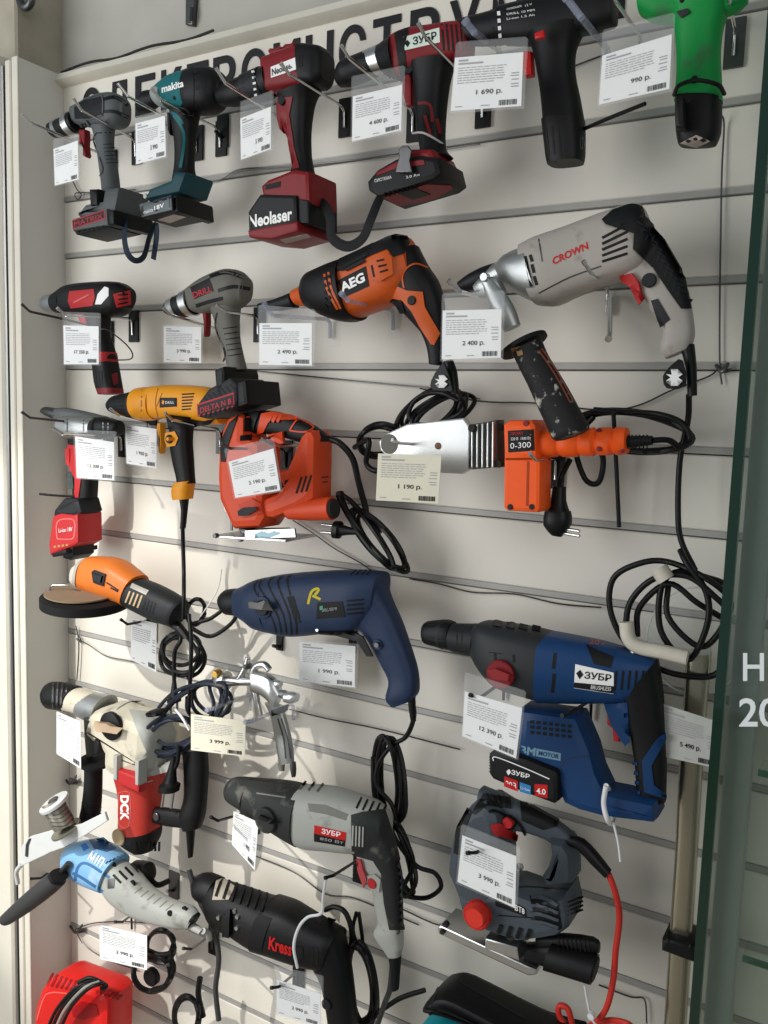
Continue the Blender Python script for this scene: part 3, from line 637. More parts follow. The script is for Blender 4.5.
# 7 compact red and black drill
view(*R4)
T = Tool('cordless_drill', 'compact red and black cordless drill at the left end of the second row', 'drill', (240, 250), .08, 'tools hanging on the slat wall')
T.loft('chuck', [(65, 180, 70, 208), (78, 162, 84, 214), (112, 154, 116, 216)], mSteel, n=2, k=2, r0=.3)
T.loft('collar', [(104, 156, 108, 216), (135, 140, 140, 220)], mBlack, n=2, k=1)
T.loft('motor_housing', [(118, 148, 122, 216), (155, 130, 158, 222), (235, 122, 238, 230), (295, 124, 292, 226), (322, 140, 315, 205)], mBlack, .95, n=2.5, r1=.3)
T.patch('red_panel', [(146, 152), (218, 145), (222, 170), (215, 194), (150, 202), (142, 180)], mBrightRed, .001); T.patch('red_panel', [(275, 160), (325, 148), (328, 190), (285, 200)], mBrightRed, .001)
T.strips('cap_ring', [[(262, 125), (270, 175), (262, 228)]], 5, mInk); T.strips('rear_slot', [[(290, 150+k*13), (318, 148+k*12)] for k in range(4)], 4, mInk, .002); T.strips('panel_script', [[(160, 185), (185, 172), (205, 162)]], 4, M('pale_red', 'd46a66', .5), .002); T.strips('top_seam', [[(150, 135), (200, 130), (250, 128)]], 5, mChar)
T.patch('white_mark', [(250, 138), (262, 142), (262, 165), (240, 190), (222, 190), (225, 180), (238, 172), (230, 160)], mWhite, .001)
T.patch('red_belly', [(165, 218), (220, 222), (215, 250), (180, 245)], mBrightRed, .001)
T.loft('handle', [(190, 222, 270, 226), (205, 280, 268, 275), (214, 330, 282, 320), (218, 360, 290, 350)], mBlack, .85, n=2.6)
T.loft('red_band', [(214, 338, 288, 330), (212, 366, 292, 358)], mBrightRed, .95, n=2.8, k=1)
T.loft('battery', [(212, 364, 292, 358), (218, 420, 302, 415), (226, 448, 306, 440)], mBlack, .9, n=3.2, k=2, r1=.15)
T.loft('battery_foot', [(224, 442, 306, 436), (230, 458, 308, 452)], mDRed, .9, n=3.2, k=1, under=T.under('battery'))
T.strips('battery_rib', [[(222+k*9, 385+k), (226+k*9, 435-k*2)] for k in range(4)], 4, mInk); T.patch('red_mark', [(270, 395), (288, 392), (290, 425), (276, 428)], mDRed, .0008)
T.wire('security_wire', [(235, 262, .10), (262, 268, .09), (310, 305, .05), (332, 335, .03), (325, 352, .02), (280, 355, .03)], .0012, mSteelD)
# 8 grey drill of row two
T = Tool('cordless_drill', 'grey cordless drill with silver chuck in the second row, battery with red lettering', 'drill', (600, 250), .09, 'tools hanging on the slat wall')
T.loft('chuck', [(428, 192, 437, 222), (440, 174, 458, 234), (470, 158, 490, 232), (505, 142, 518, 222)], mBlack, n=2, r0=.4)
T.loft('chuck_ring', [(442, 170, 460, 237), (462, 160, 478, 236)], mSteel, n=2, k=1, under=T.under('chuck'))
T.loft('chuck_ring', [(482, 148, 500, 230), (505, 138, 518, 226)], mSteel, n=2, k=1, under=T.under('chuck'))
mGreyG = M('warm_grey_plastic', '66645d', .55, 0, .1, .25, 80)
T.loft('motor_housing', [(500, 138, 518, 218), (545, 110, 556, 222), (605, 86, 608, 210), (645, 88, 640, 204), (668, 108, 660, 188)], mGreyG, .88, n=2.6, r1=.35)
T.patch('gearbox_panel', [(503, 140), (560, 112), (572, 150), (515, 175)], mBlack, .001); T.text('DRILL', (514, 172), (568, 152), (510, 155), MATS['red_print'], .0018, bold=.02)
T.strips('vent_band', [[(560, 108), (610, 96), (665, 112)], [(585, 150), (630, 138), (680, 145)], [(520, 195), (560, 182), (600, 172)]], 11, mBlack)
T.loft('handle', [(560, 205, 655, 192), (575, 245, 650, 238), (592, 300, 652, 290), (605, 350, 662, 340), (614, 392, 672, 380)], mGreyG, .8, n=2.6)
T.strips('grip_seam', [[(582, 215), (578, 260), (605, 330), (600, 360)]], 5, mBlack); T.strips('grip_rib', [[(600+k*3, 262+k*16), (642+k*3, 256+k*16)] for k in range(6)], 3, mBlack)
T.slab('trigger', [(538, 212), (562, 208), (565, 240), (560, 285), (548, 288), (548, 250)], .013, mDRed)
T.slab('battery_latch', [(612, 385), (660, 375), (672, 395), (665, 480), (630, 500)], .08, mBlack, bev=.005)
T.slab('battery', [(520, 488), (555, 440), (618, 405), (640, 425), (640, 495), (548, 528), (524, 522)], .08, mChar, front=True, bev=.004)
T.slab('battery_rear', [(636, 420), (665, 412), (672, 485), (640, 496)], .082, mBlack, front=True, bev=.006, under=T.under('battery'))
T.strips('battery_rib', [[(542+k*13, 462-k*6), (556+k*13, 478-k*6)] for k in range(7)], 5, mInk); T.strips('battery_foot_rib', [[(532+k*14, 524-k*4), (540+k*14, 510-k*4)] for k in range(8)], 4, mInk, .0014)
T.patch('name_plate', [(523, 485), (632, 450), (634, 492), (525, 522)], MATS['red_print'], .0006); T.patch('name_plate_face', [(527, 489), (629, 456), (630, 489), (528, 517)], mChar, .0012)
T.text('DELTA N B', (533, 512), (625, 483), (532, 496), MATS['red_print'], .0018, bold=.02)
# 9 orange drywall screwdriver
view(*R5)
T = Tool('drywall_screwdriver', 'orange and black corded drywall screwdriver with big white letters', 'screwdriver', (400, 230), .09, 'tools hanging on the slat wall')
T.loft('nose_cone', [(60, 298, 66, 322), (110, 284, 120, 325), (165, 262, 180, 318)], mBlack, n=2, k=2, r0=.3)
T.loft('nose_ring', [(168, 255, 184, 308), (188, 245, 202, 310), (212, 232, 228, 316)], mOrange, n=2, k=2)
T.loft('gearbox', [(204, 232, 222, 318), (222, 198, 262, 342), (262, 178, 305, 360), (315, 158, 348, 366), (345, 150, 378, 360)], mBlack, n=2.3, k=3)
T.loft('motor_housing', [(318, 162, 350, 362), (375, 135, 402, 342), (440, 105, 465, 318), (490, 82, 520, 290), (525, 80, 560, 240)], mOrange, .85, n=2.8, r1=.3)
T.loft('handle', [(455, 200, 570, 110), (478, 275, 600, 170), (520, 330, 635, 225), (560, 372, 652, 290), (582, 400, 655, 350), (598, 445, 654, 425), (604, 490, 648, 495)], mBlack, .72, n=2.6, r1=.3)
T.patch('top_shell', [(318, 158), (375, 132), (470, 85), (500, 76), (535, 82), (542, 105), (525, 140), (490, 150), (470, 125), (420, 145), (330, 195), (310, 195)], mBlack, .002)
T.patch('orange_cover', [(450, 272), (505, 245), (535, 258), (585, 262), (592, 310), (640, 395), (622, 432), (612, 430), (575, 372), (550, 325), (520, 290), (490, 282), (468, 298)], mOrange, .002)
T.strips('orange_seam', [[(525, 250), (520, 215), (535, 185), (565, 172), (600, 185)]], 5, mOrange, .001)
T.patch('name_plate', [(313, 226), (402, 180), (413, 243), (332, 280)], mInk, .0012); T.text('AEG', (326, 266), (402, 228), (318, 236), mWhite, .0022, bold=.04)
T.patch('grille', [(415, 168), (472, 138), (486, 150), (490, 205), (450, 228), (425, 222)], mOrange, .004)
T.strips('grille_slot', [[(424, 178), (432, 215)], [(440, 165), (462, 160)], [(445, 182), (470, 176)], [(450, 200), (474, 192)]], 6, mInk, .0045)
T.strips('gearbox_slot', [[(270+k*13, 205-k*6), (280+k*13, 255-k*2), (312+k*10, 318-k*2)] for k in range(2)], 7, mOrange, .0008)
T.strips('gearbox_gap', [[(270+k*13, 215-k*6+j*22), (274+k*13+j*1.5, 224-k*6+j*22)] for k in range(2) for j in range(5)], 8, mInk, .0016)
T.knob('lock_button', 552, 290, 14, .004, mBlack); T.patch('trigger', [(478, 292), (515, 285), (530, 330), (512, 332), (500, 305)], mInk, .002)
T.strips('shell_gap', [[(330, 185), (395, 150), (410, 140)], [(340, 192), (400, 162)]], 9, mInk, .003)
T.loft('cord_guard', [(650, 488, 682, 478), (664, 530, 696, 520), (675, 590, 702, 588)], mCable, n=2, k=3)
T.slab('hang_tag', [(640, 500), (658, 495), (682, 575), (668, 580), (615, 575), (612, 545)], .003, mCable, dd=.015, sm=2, bev=.0005); T.star(646, 549, 22, mWhite)
T.wire('power_cord', [(688, 580, .09), (705, 600, .09), (718, 630, .08), (690, 660, .08), (600, 690, .07), (540, 660, .07), (570, 600, .07), (640, 585, .08), (700, 610, .08)], .0032, mCable)
T.coil(640, 650, 95, 42, -.5, 4.2, .06, .0032, seed=3, jit=.16)
view(*S3)
T.coil(65, 148, 48, 30, -.2, 4, .055, .0032, seed=8, jit=.2); T.coil(165, 90, 72, 34, -.55, 3, .05, .0032, seed=5, jit=.15)
T.wire('power_cord', [(10, 165, .05), (40, 150, .08), (35, 200, .07), (60, 215, .07), (70, 190, .06), (100, 120, .06)], .004, mCable)
# 10 silver impact drill with side handle
view(*R6)
T = Tool('impact_drill', 'silver grey corded impact drill with red lettering and a paint spotted side handle', 'drill', (420, 170), .10, 'tools hanging on the slat wall')
T.loft('chuck', [(84, 224, 92, 246), (105, 208, 120, 244), (135, 192, 152, 234), (165, 182, 178, 222)], mBlack, n=2)
T.loft('clamp_ring', [(140, 200, 160, 240), (165, 182, 190, 236), (180, 176, 205, 238)], mAluC, n=2, k=2)
T.loft('gearbox', [(168, 184, 205, 248), (190, 162, 236, 266), (222, 148, 262, 276), (240, 140, 285, 278)], mAluC, n=2.2, k=3)
T.loft('motor_housing', [(228, 138, 262, 282), (260, 122, 300, 282), (320, 102, 352, 258), (400, 72, 430, 232), (460, 52, 490, 210), (480, 52, 515, 180)], mSilver, .85, n=2.9, k=3, r1=.25)
T.loft('handle', [(420, 205, 492, 68), (462, 232, 528, 122), (492, 258, 565, 178), (515, 298, 592, 240), (536, 332, 604, 305), (530, 372, 607, 342), (540, 392, 600, 366)], mSilver, .66, n=2.8, r1=.3)
T.patch('grip', [(402, 88), (425, 68), (470, 52), (488, 60), (496, 82), (540, 130), (578, 195), (597, 284), (576, 284), (545, 240), (515, 195), (470, 152), (472, 118), (445, 88), (410, 98)], mBlack, .0025, lab='black cross-hatched grip')
T.strips('grip_hatch', [[(478+k*11, 92+k*17), (500+k*10, 108+k*16)] for k in range(11)] + [[(500+k*8, 90+k*16), (486+k*9, 118+k*16)] for k in range(10)], 3, mChar, .0032)
T.strips('vent', [[(402, 128+k*13), (458, 98+k*16)] for k in range(5)], 6, mInk)
T.strips('gearbox_vent', [[(232, 168), (246, 235)], [(243, 165), (248, 180)], [(247, 186), (252, 205)], [(252, 212), (258, 232)]], 7, mInk)
T.text('CROWN', (294, 188), (372, 152), (291, 172), mRed, bold=.03)
T.patch('trigger', [(440, 212), (468, 205), (485, 225), (495, 262), (484, 276), (470, 250), (460, 225)], mBrightRed, .006)
T.knob('lock_button', 507, 222, 16, .004, mChar); T.patch('dark_inset', [(510, 266), (525, 262), (552, 308), (530, 326)], mChar, .001)
T.strips('shell_seam', [[(262, 250), (330, 215), (400, 190)], [(270, 180), (262, 130)]], 3, mSteelD)
T.loft('handle_clamp', [(118, 232, 135, 262), (135, 215, 160, 262), (168, 212, 190, 250)], mAluC, .8, n=2.6, dd=.03)
T.loft('handle_rod', [(135, 232, 168, 222), (160, 290, 205, 272), (185, 335, 222, 318)], mAluC, .8, n=2.4, dd=.035)
T.loft('flange', [(178, 392, 276, 330), (184, 398, 280, 338)], mRubber, 1, n=2, dd=.04, k=1)
mSpot = worn('paint_spotted_rubber', '1b1b1c', 'b9b5a8', .65, .15, 55)
T.loft('side_handle', [(206, 388, 268, 350), (220, 418, 284, 386), (238, 454, 305, 420), (258, 498, 330, 462), (280, 545, 355, 508), (292, 572, 374, 540)], mSpot, n=2.2, dd=.045, r1=.3)
T.strips('handle_line', [[(262, 376), (298, 430), (332, 492)], [(268, 372), (304, 425), (338, 488)]], 3, M('copper_line', '8a4a38', .5))
T.knob('clamp_bolt', 146, 216, 9, .008, mSteel); T.patch('ochre_smear', [(200, 372), (222, 366), (228, 385), (206, 392)], M('ochre_smear', '9a7a50', .8), .001)
T.loft('cord_guard', [(572, 365, 606, 362), (586, 415, 611, 412), (590, 478, 612, 475)], mCable, n=2, k=2)
T.slab('hang_tag', [(562, 402), (580, 398), (588, 455), (545, 460), (536, 440), (540, 425)], .003, mCable, dd=.015, sm=2, bev=.0005); T.star(562, 436, 20, mWhite)
view(600, 0, .5)
T.wire('power_cord', [(178, 790, .09), (176, 840, .07), (160, 920, .06), (156, 1020, .06), (162, 1080, .07), (190, 1140, .09)], .0034, mCable)
# 11 riveting tool
view(*S1)
T = Tool('rivet_tool', 'red and black cordless riveting tool with steel barrel, left in the third row', 'power tool', (210, 200), .07, 'tools hanging on the slat wall')
T.loft('nose', [(74, 66, 78, 82), (90, 58, 95, 92), (128, 64, 126, 104), (160, 72, 158, 108)], mSteelD, n=2, k=3)
T.loft('upper_housing', [(130, 62, 128, 108), (170, 62, 165, 120), (240, 76, 235, 130), (300, 92, 300, 150)], M('tool_grey', '626564', .5, .2), .8, n=2.6)
T.loft('steel_barrel', [(150, 92, 150, 165), (200, 88, 200, 172), (240, 95, 240, 172), (262, 100, 262, 170)], mAluC, n=2.2, k=2, dd=.012)
T.strips('barrel_groove', [[(165, 100), (165, 160)], [(222, 104), (222, 165)]], 4, mSteelD)
T.loft('end_cap', [(262, 92, 262, 172), (292, 92, 292, 172), (318, 98, 314, 168), (345, 105, 340, 162)], mBlack, n=2.2, k=2, r1=.4)
T.strips('cap_ring', [[(290, 95), (290, 170)], [(308, 98), (306, 168)]], 5, mSteelD)
T.loft('handle', [(165, 170, 268, 170), (172, 240, 275, 240), (182, 320, 275, 320), (182, 375, 272, 375)], mBlack, .7, n=2.8)
T.patch('red_grip', [(168, 190), (200, 195), (215, 300), (205, 375), (190, 375), (192, 310), (170, 265)], mBrightRed, .0015); T.patch('trigger', [(160, 205), (176, 205), (176, 262), (163, 260)], mBrightRed, .003)
T.patch('green_side', [(166, 285), (184, 290), (188, 345), (170, 345)], M('grey_green_rubber', '3d4744', .6), .0015)
T.slab('foot', [(130, 410), (180, 368), (265, 370), (290, 432), (240, 450), (120, 440)], .05, mChar, bev=.008)
T.slab('battery', [(112, 440), (140, 430), (185, 436), (200, 432), (202, 535), (180, 548), (150, 560), (102, 578), (98, 540)], .055, mBrightRed, front=True, bev=.005)
T.slab('battery_base', [(170, 552), (240, 530), (240, 580), (210, 600), (172, 590)], .05, mBlack, bev=.006); T.slab('battery_base', [(108, 570), (160, 556), (160, 572), (112, 584)], .07, mBlack, front=True, bev=.003)
T.strips('battery_outline', [[(130, 520), (128, 470), (145, 452), (188, 455), (190, 500), (180, 520), (130, 520)]], 4, M('pale_red', 'd46a66', .5))
T.text('Li-ion 18V', (136, 498), (184, 492), (135, 484), mWhite, .0012); T.strips('vent', [[(118+k*14, 548-k*2), (126+k*14, 546-k*2)] for k in range(4)], 7, M('brass_slot', 'a98c5c', .5, .3))
T.wire('cable_tie', [(68, 363, .13), (110, 367, .12), (190, 372, .10)], .002, mBlack)
# 12 yellow orange drill
view(*R4)
T = Tool('corded_drill', 'yellow orange and black corded drill pointing left in the third row', 'drill', (450, 520), .09, 'tools hanging on the slat wall')
T.loft('chuck', [(265, 472, 270, 508), (280, 460, 284, 515), (315, 452, 318, 522), (345, 444, 346, 528)], mBlack, n=2, r0=.4)
T.loft('collar', [(338, 446, 338, 528), (354, 440, 354, 530)], mChar, n=2, k=1)
T.strips('chuck_rib', [[(285, 465+k*10), (330, 455+k*13)] for k in range(6)], 3, mChar)
T.loft('front_ring', [(350, 438, 350, 530), (372, 434, 372, 534), (405, 436, 404, 532)], mYel, n=2.2, k=3)
T.strips('front_rib', [[(360, 442), (358, 526)], [(378, 440), (375, 530)]], 4, M('dark_amber', 'a5660e', .5))
T.loft('motor_housing', [(395, 432, 395, 528), (450, 428, 450, 528), (520, 430, 515, 535), (570, 438, 565, 545), (600, 460, 595, 545)], mYel, .9, n=2.7, k=3, r1=.3)
T.patch('side_label', [(413, 466), (463, 466), (463, 492), (413, 495)], mInk, .001); T.patch('label_face', [(417, 470), (459, 470), (459, 488), (417, 491)], mChar, .0014); T.text('DRILL', (430, 484), (456, 483), (430, 477), mWhite, .002); T.patch('label_mark', [(422, 473), (428, 476), (426, 486), (420, 482)], mYel, .002)
T.strips('vent', [[(478, 456+k*9), (515-k*2, 454+k*9)] for k in range(6)], 4, mInk); T.strips('shell_seam', [[(408, 438), (400, 480), (408, 525)], [(420, 452), (400, 500)]], 3, M('dark_amber', 'a5660e', .5))
T.loft('handle', [(432, 512, 560, 528), (440, 540, 520, 545), (440, 590, 512, 590), (448, 650, 515, 645), (460, 700, 518, 698), (462, 722, 520, 718)], mBlack, .75, n=2.6)
T.patch('shoulder', [(430, 512), (455, 528), (540, 535), (575, 528), (560, 545), (515, 552), (440, 560)], mBlack, .002)
T.patch('hex_cover', [(430, 570), (458, 565), (468, 585), (460, 607), (435, 612), (428, 590)], mYel, .002); T.knob('lock_button', 445, 588, 11, .005, mBlack); T.knob('button_ring', 445, 588, 5, .007, mYel)
T.slab('trigger', [(408, 540), (425, 540), (432, 600), (425, 632), (415, 630), (418, 590), (405, 560)], .014, mYel)
T.loft('handle_foot', [(455, 718, 520, 710), (446, 740, 516, 738), (450, 768, 512, 764)], mYel, .8, n=2.8, k=2)
T.loft('cord_guard', [(470, 765, 500, 765), (475, 800, 496, 800), (472, 852, 490, 852)], mCable, n=2, k=2)
view(*S1)
T.wire('power_cord', [(568, 480, .08), (570, 560, .075), (572, 640, .08), (572, 720, .10), (570, 800, .10)], .0033, mCable)
# 13 red orange jigsaw
view(*S2)
T = Tool('jigsaw', 'red orange and black corded jigsaw with steel base plate in the third row', 'jigsaw', (250, 280), .09, 'tools hanging on the slat wall')
view(210, 400, .18229)
T.slab('housing', [(52, 420), (58, 280), (85, 160), (130, 88), (200, 70), (262, 84), (262, 190), (372, 235), (378, 400), (430, 470), (410, 560), (430, 650), (380, 704), (170, 704), (110, 610), (66, 540)], .062, mJig, bev=.012)
T.slab('rear_column', [(378, 382), (470, 378), (520, 290), (570, 190), (610, 158), (650, 162), (676, 200), (672, 400), (670, 545), (560, 600), (380, 650), (280, 640), (270, 545), (400, 510), (440, 470)], .052, mJig, bev=.011)
view(*S2)
T.loft('handle', [(140, 78, 150, 150), (200, 68, 198, 146), (260, 72, 250, 152), (330, 92, 305, 168), (385, 118, 360, 185), (432, 150, 395, 205)], mBlack, .85, n=2.6)
T.patch('front_stripe', [(70, 200), (74, 165), (100, 108), (130, 84), (112, 130), (96, 180), (84, 240), (72, 240)], mBlack, .002); T.patch('top_band', [(148, 84), (170, 76), (200, 74), (186, 110), (180, 138), (146, 138)], mBlack, .003)
T.patch('orange_saddle', [(205, 80), (240, 74), (290, 82), (330, 92), (318, 100), (282, 100), (232, 104), (212, 140), (190, 145)], mJig, .002)
T.strips('saddle_slot', [[(228+k*16, 108), (240+k*16, 88)] for k in range(3)], 7, mJig, .003)
T.strips('orange_frame', [[(300, 135), (330, 98), (378, 122), (352, 140), (300, 135)]], 5, mJig, .0015)
T.patch('trigger', [(228, 148), (280, 138), (285, 175), (262, 190), (232, 175)], mJig, .008); T.patch('latch', [(135, 152), (172, 148), (172, 168), (135, 170)], mBlack, .003)
T.strips('side_slot', [[(340+k*16, 290-k*3), (322+k*16, 345-k*3)] for k in range(3)], 7, mDark, .0006); T.strips('side_slot', [[(405, 292), (428, 290)], [(408, 308), (425, 306)]], 4, mDark)
T.patch('window', [(270, 305), (298, 298), (268, 335), (262, 325)], mBlack, .001)
T.loft('dust_nozzle', [(290, 380, 300, 432), (360, 362, 365, 436), (440, 356, 445, 434)], mJig, n=2, k=2, dd=.012); T.loft('nozzle_mouth', [(442, 362, 446, 430), (449, 364, 453, 428)], mDark, n=2, k=1, dd=.012)
T.patch('speed_lever', [(132, 404), (150, 392), (190, 390), (194, 400), (165, 418), (135, 420)], mBlack, .008); T.patch('lever_bed', [(128, 382), (175, 362), (205, 380), (210, 410), (150, 425)], M('deep_orange', 'c43c18', .45), .003)
T.wire('blade_guard', [(82, 350, .115), (96, 352, .115), (106, 380, .115), (122, 400, .115)], .0014, mSteel); T.wire('blade_guard', [(80, 352, .115), (84, 400, .115), (104, 412, .115)], .0014, mSteel); T.slab('blade', [(100, 400), (108, 402), (110, 470), (102, 470)], .002, mSteelD, bev=.0002)
T.slab('base_bracket', [(130, 450), (185, 460), (300, 458), (310, 480), (150, 485), (135, 470)], .04, mSteelD, bev=.003)
T.slab('base_plate', [(42, 484), (120, 490), (286, 500), (286, 508), (120, 499), (44, 493)], .075, mSteel, bev=.001, front=True)
T.slab('base_side', [(150, 468), (320, 462), (325, 492), (150, 496)], .004, mSteel, dd=.03, bev=.0006); T.patch('blue_film', [(186, 464), (268, 462), (270, 494), (184, 496)], M('blue_film', 'a9cbd6', .3), .0015)
T.knob('plate_screw', 55, 486, 7, .005, mSteelD); T.knob('plate_screw', 138, 500, 6, .005, mSteelD)
T.wire('power_cord', [(438, 165, .09), (470, 180, .09), (510, 230, .08), (530, 310, .07), (552, 390, .06), (560, 430, .06), (600, 480, .06)], .0045, mCable)
T.coil(590, 500, 130, 40, .86, 4.3, .055, .0033, seed=2, jit=.14); T.coil(560, 470, 140, 22, .95, 2.6, .07, .0033, seed=12, jit=.2)
T.plug(540, 475, math.pi+.1, 90, .075)
# 14 pipe welder
view(*S3)
T = Tool('pipe_welder', 'neon orange pipe welding iron with a flat steel heating plate', 'welder', (300, 170), .10, 'tools hanging on the slat wall')
T.slab('heating_plate', [(62, 152), (80, 135), (125, 115), (250, 102), (264, 122), (262, 212), (245, 222), (135, 216), (95, 196), (66, 172)], .012, M('brushed_plate', 'bfc0be', .35, .75, .08, .2, 30), bev=.002)
T.slab('heater_core', [(256, 116), (328, 106), (332, 208), (262, 212)], .026, M('core_dark', '4a4a48', .5, .5), bev=.003)
for k in range(5): T.slab('cooling_fin', [(268+k*11, 118-k*2), (275+k*11, 117-k*2), (278+k*11, 208), (270+k*11, 208)], .036, mSteel, bev=.001)
for x, y in ((262, 124), (320, 122), (258, 198), (318, 200)): T.knob('bolt', x, y, 8, .005, mDark)
T.knob('plate_hole', 188, 162, 7, .0012, M('copper_hole', '7a5a44', .5)); T.knob('plate_stain', 84, 158, 20, .0004, M('stain', '6b6861', .7), seg=16, bev=0)
T.slab('control_box', [(328, 115), (345, 106), (412, 106), (425, 118), (428, 190), (332, 192)], .05, mNeon, bev=.007)
T.slab('stand_box', [(330, 182), (430, 182), (430, 296), (422, 305), (340, 300), (330, 292)], .042, mNeon, bev=.005); T.strips('box_gap', [[(380, 195), (378, 290)], [(333, 190), (428, 190)]], 5, M('deep_orange2', 'a83c10', .6))
for x in (342, 388): T.knob('screw_hole', x, 292, 6, .001, mDark)
T.patch('rating_plate', [(337, 130), (392, 126), (394, 172), (338, 176)], mInk, .0006); T.text('ПРОФИ', (343, 140), (368, 138), (343, 133), mRed, .0012); T.text('220 В  1500 Вт', (343, 150), (386, 148), (343, 144), mWhite, .0012); T.text('0-300', (342, 168), (386, 165), (342, 156), mWhite, .0012)
T.knob('indicator', 376, 114, 6, .002, mDRed)
T.loft('handle', [(412, 128, 412, 186), (440, 126, 440, 186), (448, 131, 448, 181), (456, 126, 456, 186), (484, 126, 484, 186), (492, 131, 492, 181), (500, 124, 500, 184), (520, 122, 520, 184), (527, 128, 527, 178), (534, 122, 534, 182), (556, 122, 556, 182), (563, 127, 563, 177), (570, 121, 570, 182), (588, 122, 588, 180)], mNeon, n=2.3, k=1, r1=.2)
for x, y in ((532, 130), (532, 168), (580, 172)): T.knob('screw_hole', x, y, 6, .001, mDRed)
T.loft('cord_guard', [(588, 140, 588, 168), (618, 140, 618, 164), (645, 140, 645, 160)], mCable, n=2, k=1); T.strips('guard_rib', [[(594+k*8, 138), (594+k*8, 168)] for k in range(6)], 3, mInk, .0012)
T.wire('power_cord', [(645, 150, .10), (680, 150, .09), (705, 165, .08), (725, 150, .07), (710, 115, .07), (660, 95, .07), (590, 90, .06), (520, 85, .06)], .0036, mCable)
T.coil(600, 130, 122, 42, .12, 4.3, .05, .0036, seed=6, jit=.1)
T.wire('power_cord', [(520, 100, .05), (480, 150, .05), (500, 230, .05), (530, 240, .05), (540, 190, .05), (520, 150, .05)], .0036, mCable)
T.wire('power_cord', [(470, 190, .05), (450, 230, .05), (445, 260, .06), (440, 290, .06)], .0036, mCable)
T.wire('cable_tie', [(562, 90, .07), (568, 200, .06), (574, 335, .05)], .0026, mBlack); T.loft('plug_neck', [(432, 248, 462, 250), (428, 275, 462, 280), (420, 300, 470, 305)], mCable, n=2.4, dd=-.03, k=2)
T.loft('plug', [(415, 300, 472, 302), (412, 330, 474, 330), (430, 352, 452, 356)], mCable, .8, n=2.6, dd=-.03, k=2)
for sy in (338, 348): T.wire('pin', [(455, sy, .07), (490, sy+6, .075)], .0022, mSteel, sub=1, under=T.under('plug'))

# ================================================================== lower rows
mBlue = M('royal_blue_plastic', '143a66', .42, 0, .08, .15, 60); mNavy = M('navy_plastic', '25344f', .5, 0, .1, .2, 60)
mLBlue = worn('light_blue_plastic', '7fb0d8', 'b9d3e6', .4, .2, 12); mCreamP = worn('cream_plastic', 'c9c2ae', '8f8a7c', .5, .15, 14); mPale = worn('pale_grey_plastic', 'a6a7a0', '86857c', .5, .12, 20)
mJGrey = M('blue_grey_plastic', '464e55', .5, 0, .1, .2, 60); mTape = M('white_tape', 'cfc8b8', .6, 0, .15, .5, 60)
# CROWN drill cord continues as the taped bundle
CR = [o for o in bpy.data.objects if o.name == 'impact_drill'][0]
T = Tool.__new__(Tool); T.root = CR; T.d = .06; T.parts = []; T.bvh = None
view(*S5)
for i, P in enumerate(([(585, 0, .09), (600, 30, .10), (640, 90, .10), (640, 160, .10), (600, 230, .09), (545, 170, .09), (545, 80, .09), (580, 45, .09), (650, 60, .08), (678, 70, .07)],
        [(600, 225, .10), (560, 210, .10), (480, 200, .09), (440, 130, .09), (445, 60, .09), (500, 28, .09), (560, 25, .09), (640, 60, .10), (690, 110, .09), (660, 180, .09), (620, 200, .09), (560, 140, .09), (560, 70, .08)],
        [(470, 180, .10), (480, 110, .10), (530, 60, .10), (600, 55, .10), (660, 100, .10), (690, 130, .09)],
        [(480, 165, .09), (500, 220, .08), (560, 255, .08), (640, 265, .07), (680, 245, .07)],
        [(495, 180, .09), (500, 120, .09), (560, 70, .09), (620, 110, .09), (670, 140, .08)])): T.wire('power_cord', P, .0036, mCable)
T.wire('white_tape', [(472, 150, .105), (478, 185, .105), (500, 203, .105), (545, 212, .105), (600, 225, .105)], .0085, mTape, flat=.9); T.wire('white_tape', [(540, 38, .105), (556, 62, .105)], .010, mTape)
T.knob('bare_end', 490, 232, 14, .014, mSteelD, d=.09); T.wire('white_tape', [(482, 210, .10), (492, 232, .10)], .008, mSteel)
# 15 angle grinder
view(*S1)
T = Tool('angle_grinder', 'orange and dark grey corded angle grinder with black guard at the left', 'grinder', (380, 700), .095, 'tools hanging on the slat wall')
T.loft('gear_head', [(196, 612, 190, 650), (212, 596, 196, 685), (245, 590, 226, 705)], M('white_gear_case', 'cbc7bb', .45, .2), n=2.6)
T.loft('head_collar', [(240, 574, 226, 712), (252, 572, 236, 716)], M('pale_collar', 'b8b2a4', .45, .3), n=2.6, k=1)
mGrO = M('amber_orange', 'd2722c', .42, 0, .08, .15)
T.loft('motor_housing', [(250, 572, 236, 714), (300, 568, 266, 726), (350, 578, 308, 742), (392, 606, 344, 757), (425, 632, 374, 770)], mGrO, .92, n=2.5)
T.loft('handle', [(412, 640, 360, 762), (470, 662, 420, 792), (530, 694, 485, 822), (570, 722, 530, 834)], mChar, .92, n=2.3, r1=.3)
T.patch('switch_base', [(252, 636), (262, 628), (300, 642), (292, 684), (258, 672)], mBlack, .003); T.patch('switch', [(262, 642), (290, 650), (284, 672), (262, 664)], mChar, .006)
T.strips('print', [[(302, 672), (345, 700)], [(316, 690), (342, 704)]], 5, mInk)
T.patch('rating_plate', [(392, 674), (450, 700), (440, 716), (384, 690)], M('plate_grey', 'a5a198', .4, .3), .001); T.strips('vent', [[(384+k*14, 702+k*5), (368+k*14, 742+k*6)] for k in range(4)], 6, M('vent_tan', 'b89f78', .5)); T.strips('vent', [[(440+k*11, 728+k*5), (428+k*11, 768+k*5)] for k in range(4)], 6, mInk)
T.disc('wheel_guard', (228, 716, .125), .072, .019, (.06, -.06, 1), mRubber); T.disc('grinding_disc', (212, 704, .128), .058, .003, (.06, -.06, 1), M('rim_dust', '8a7660', .8), seg=32)
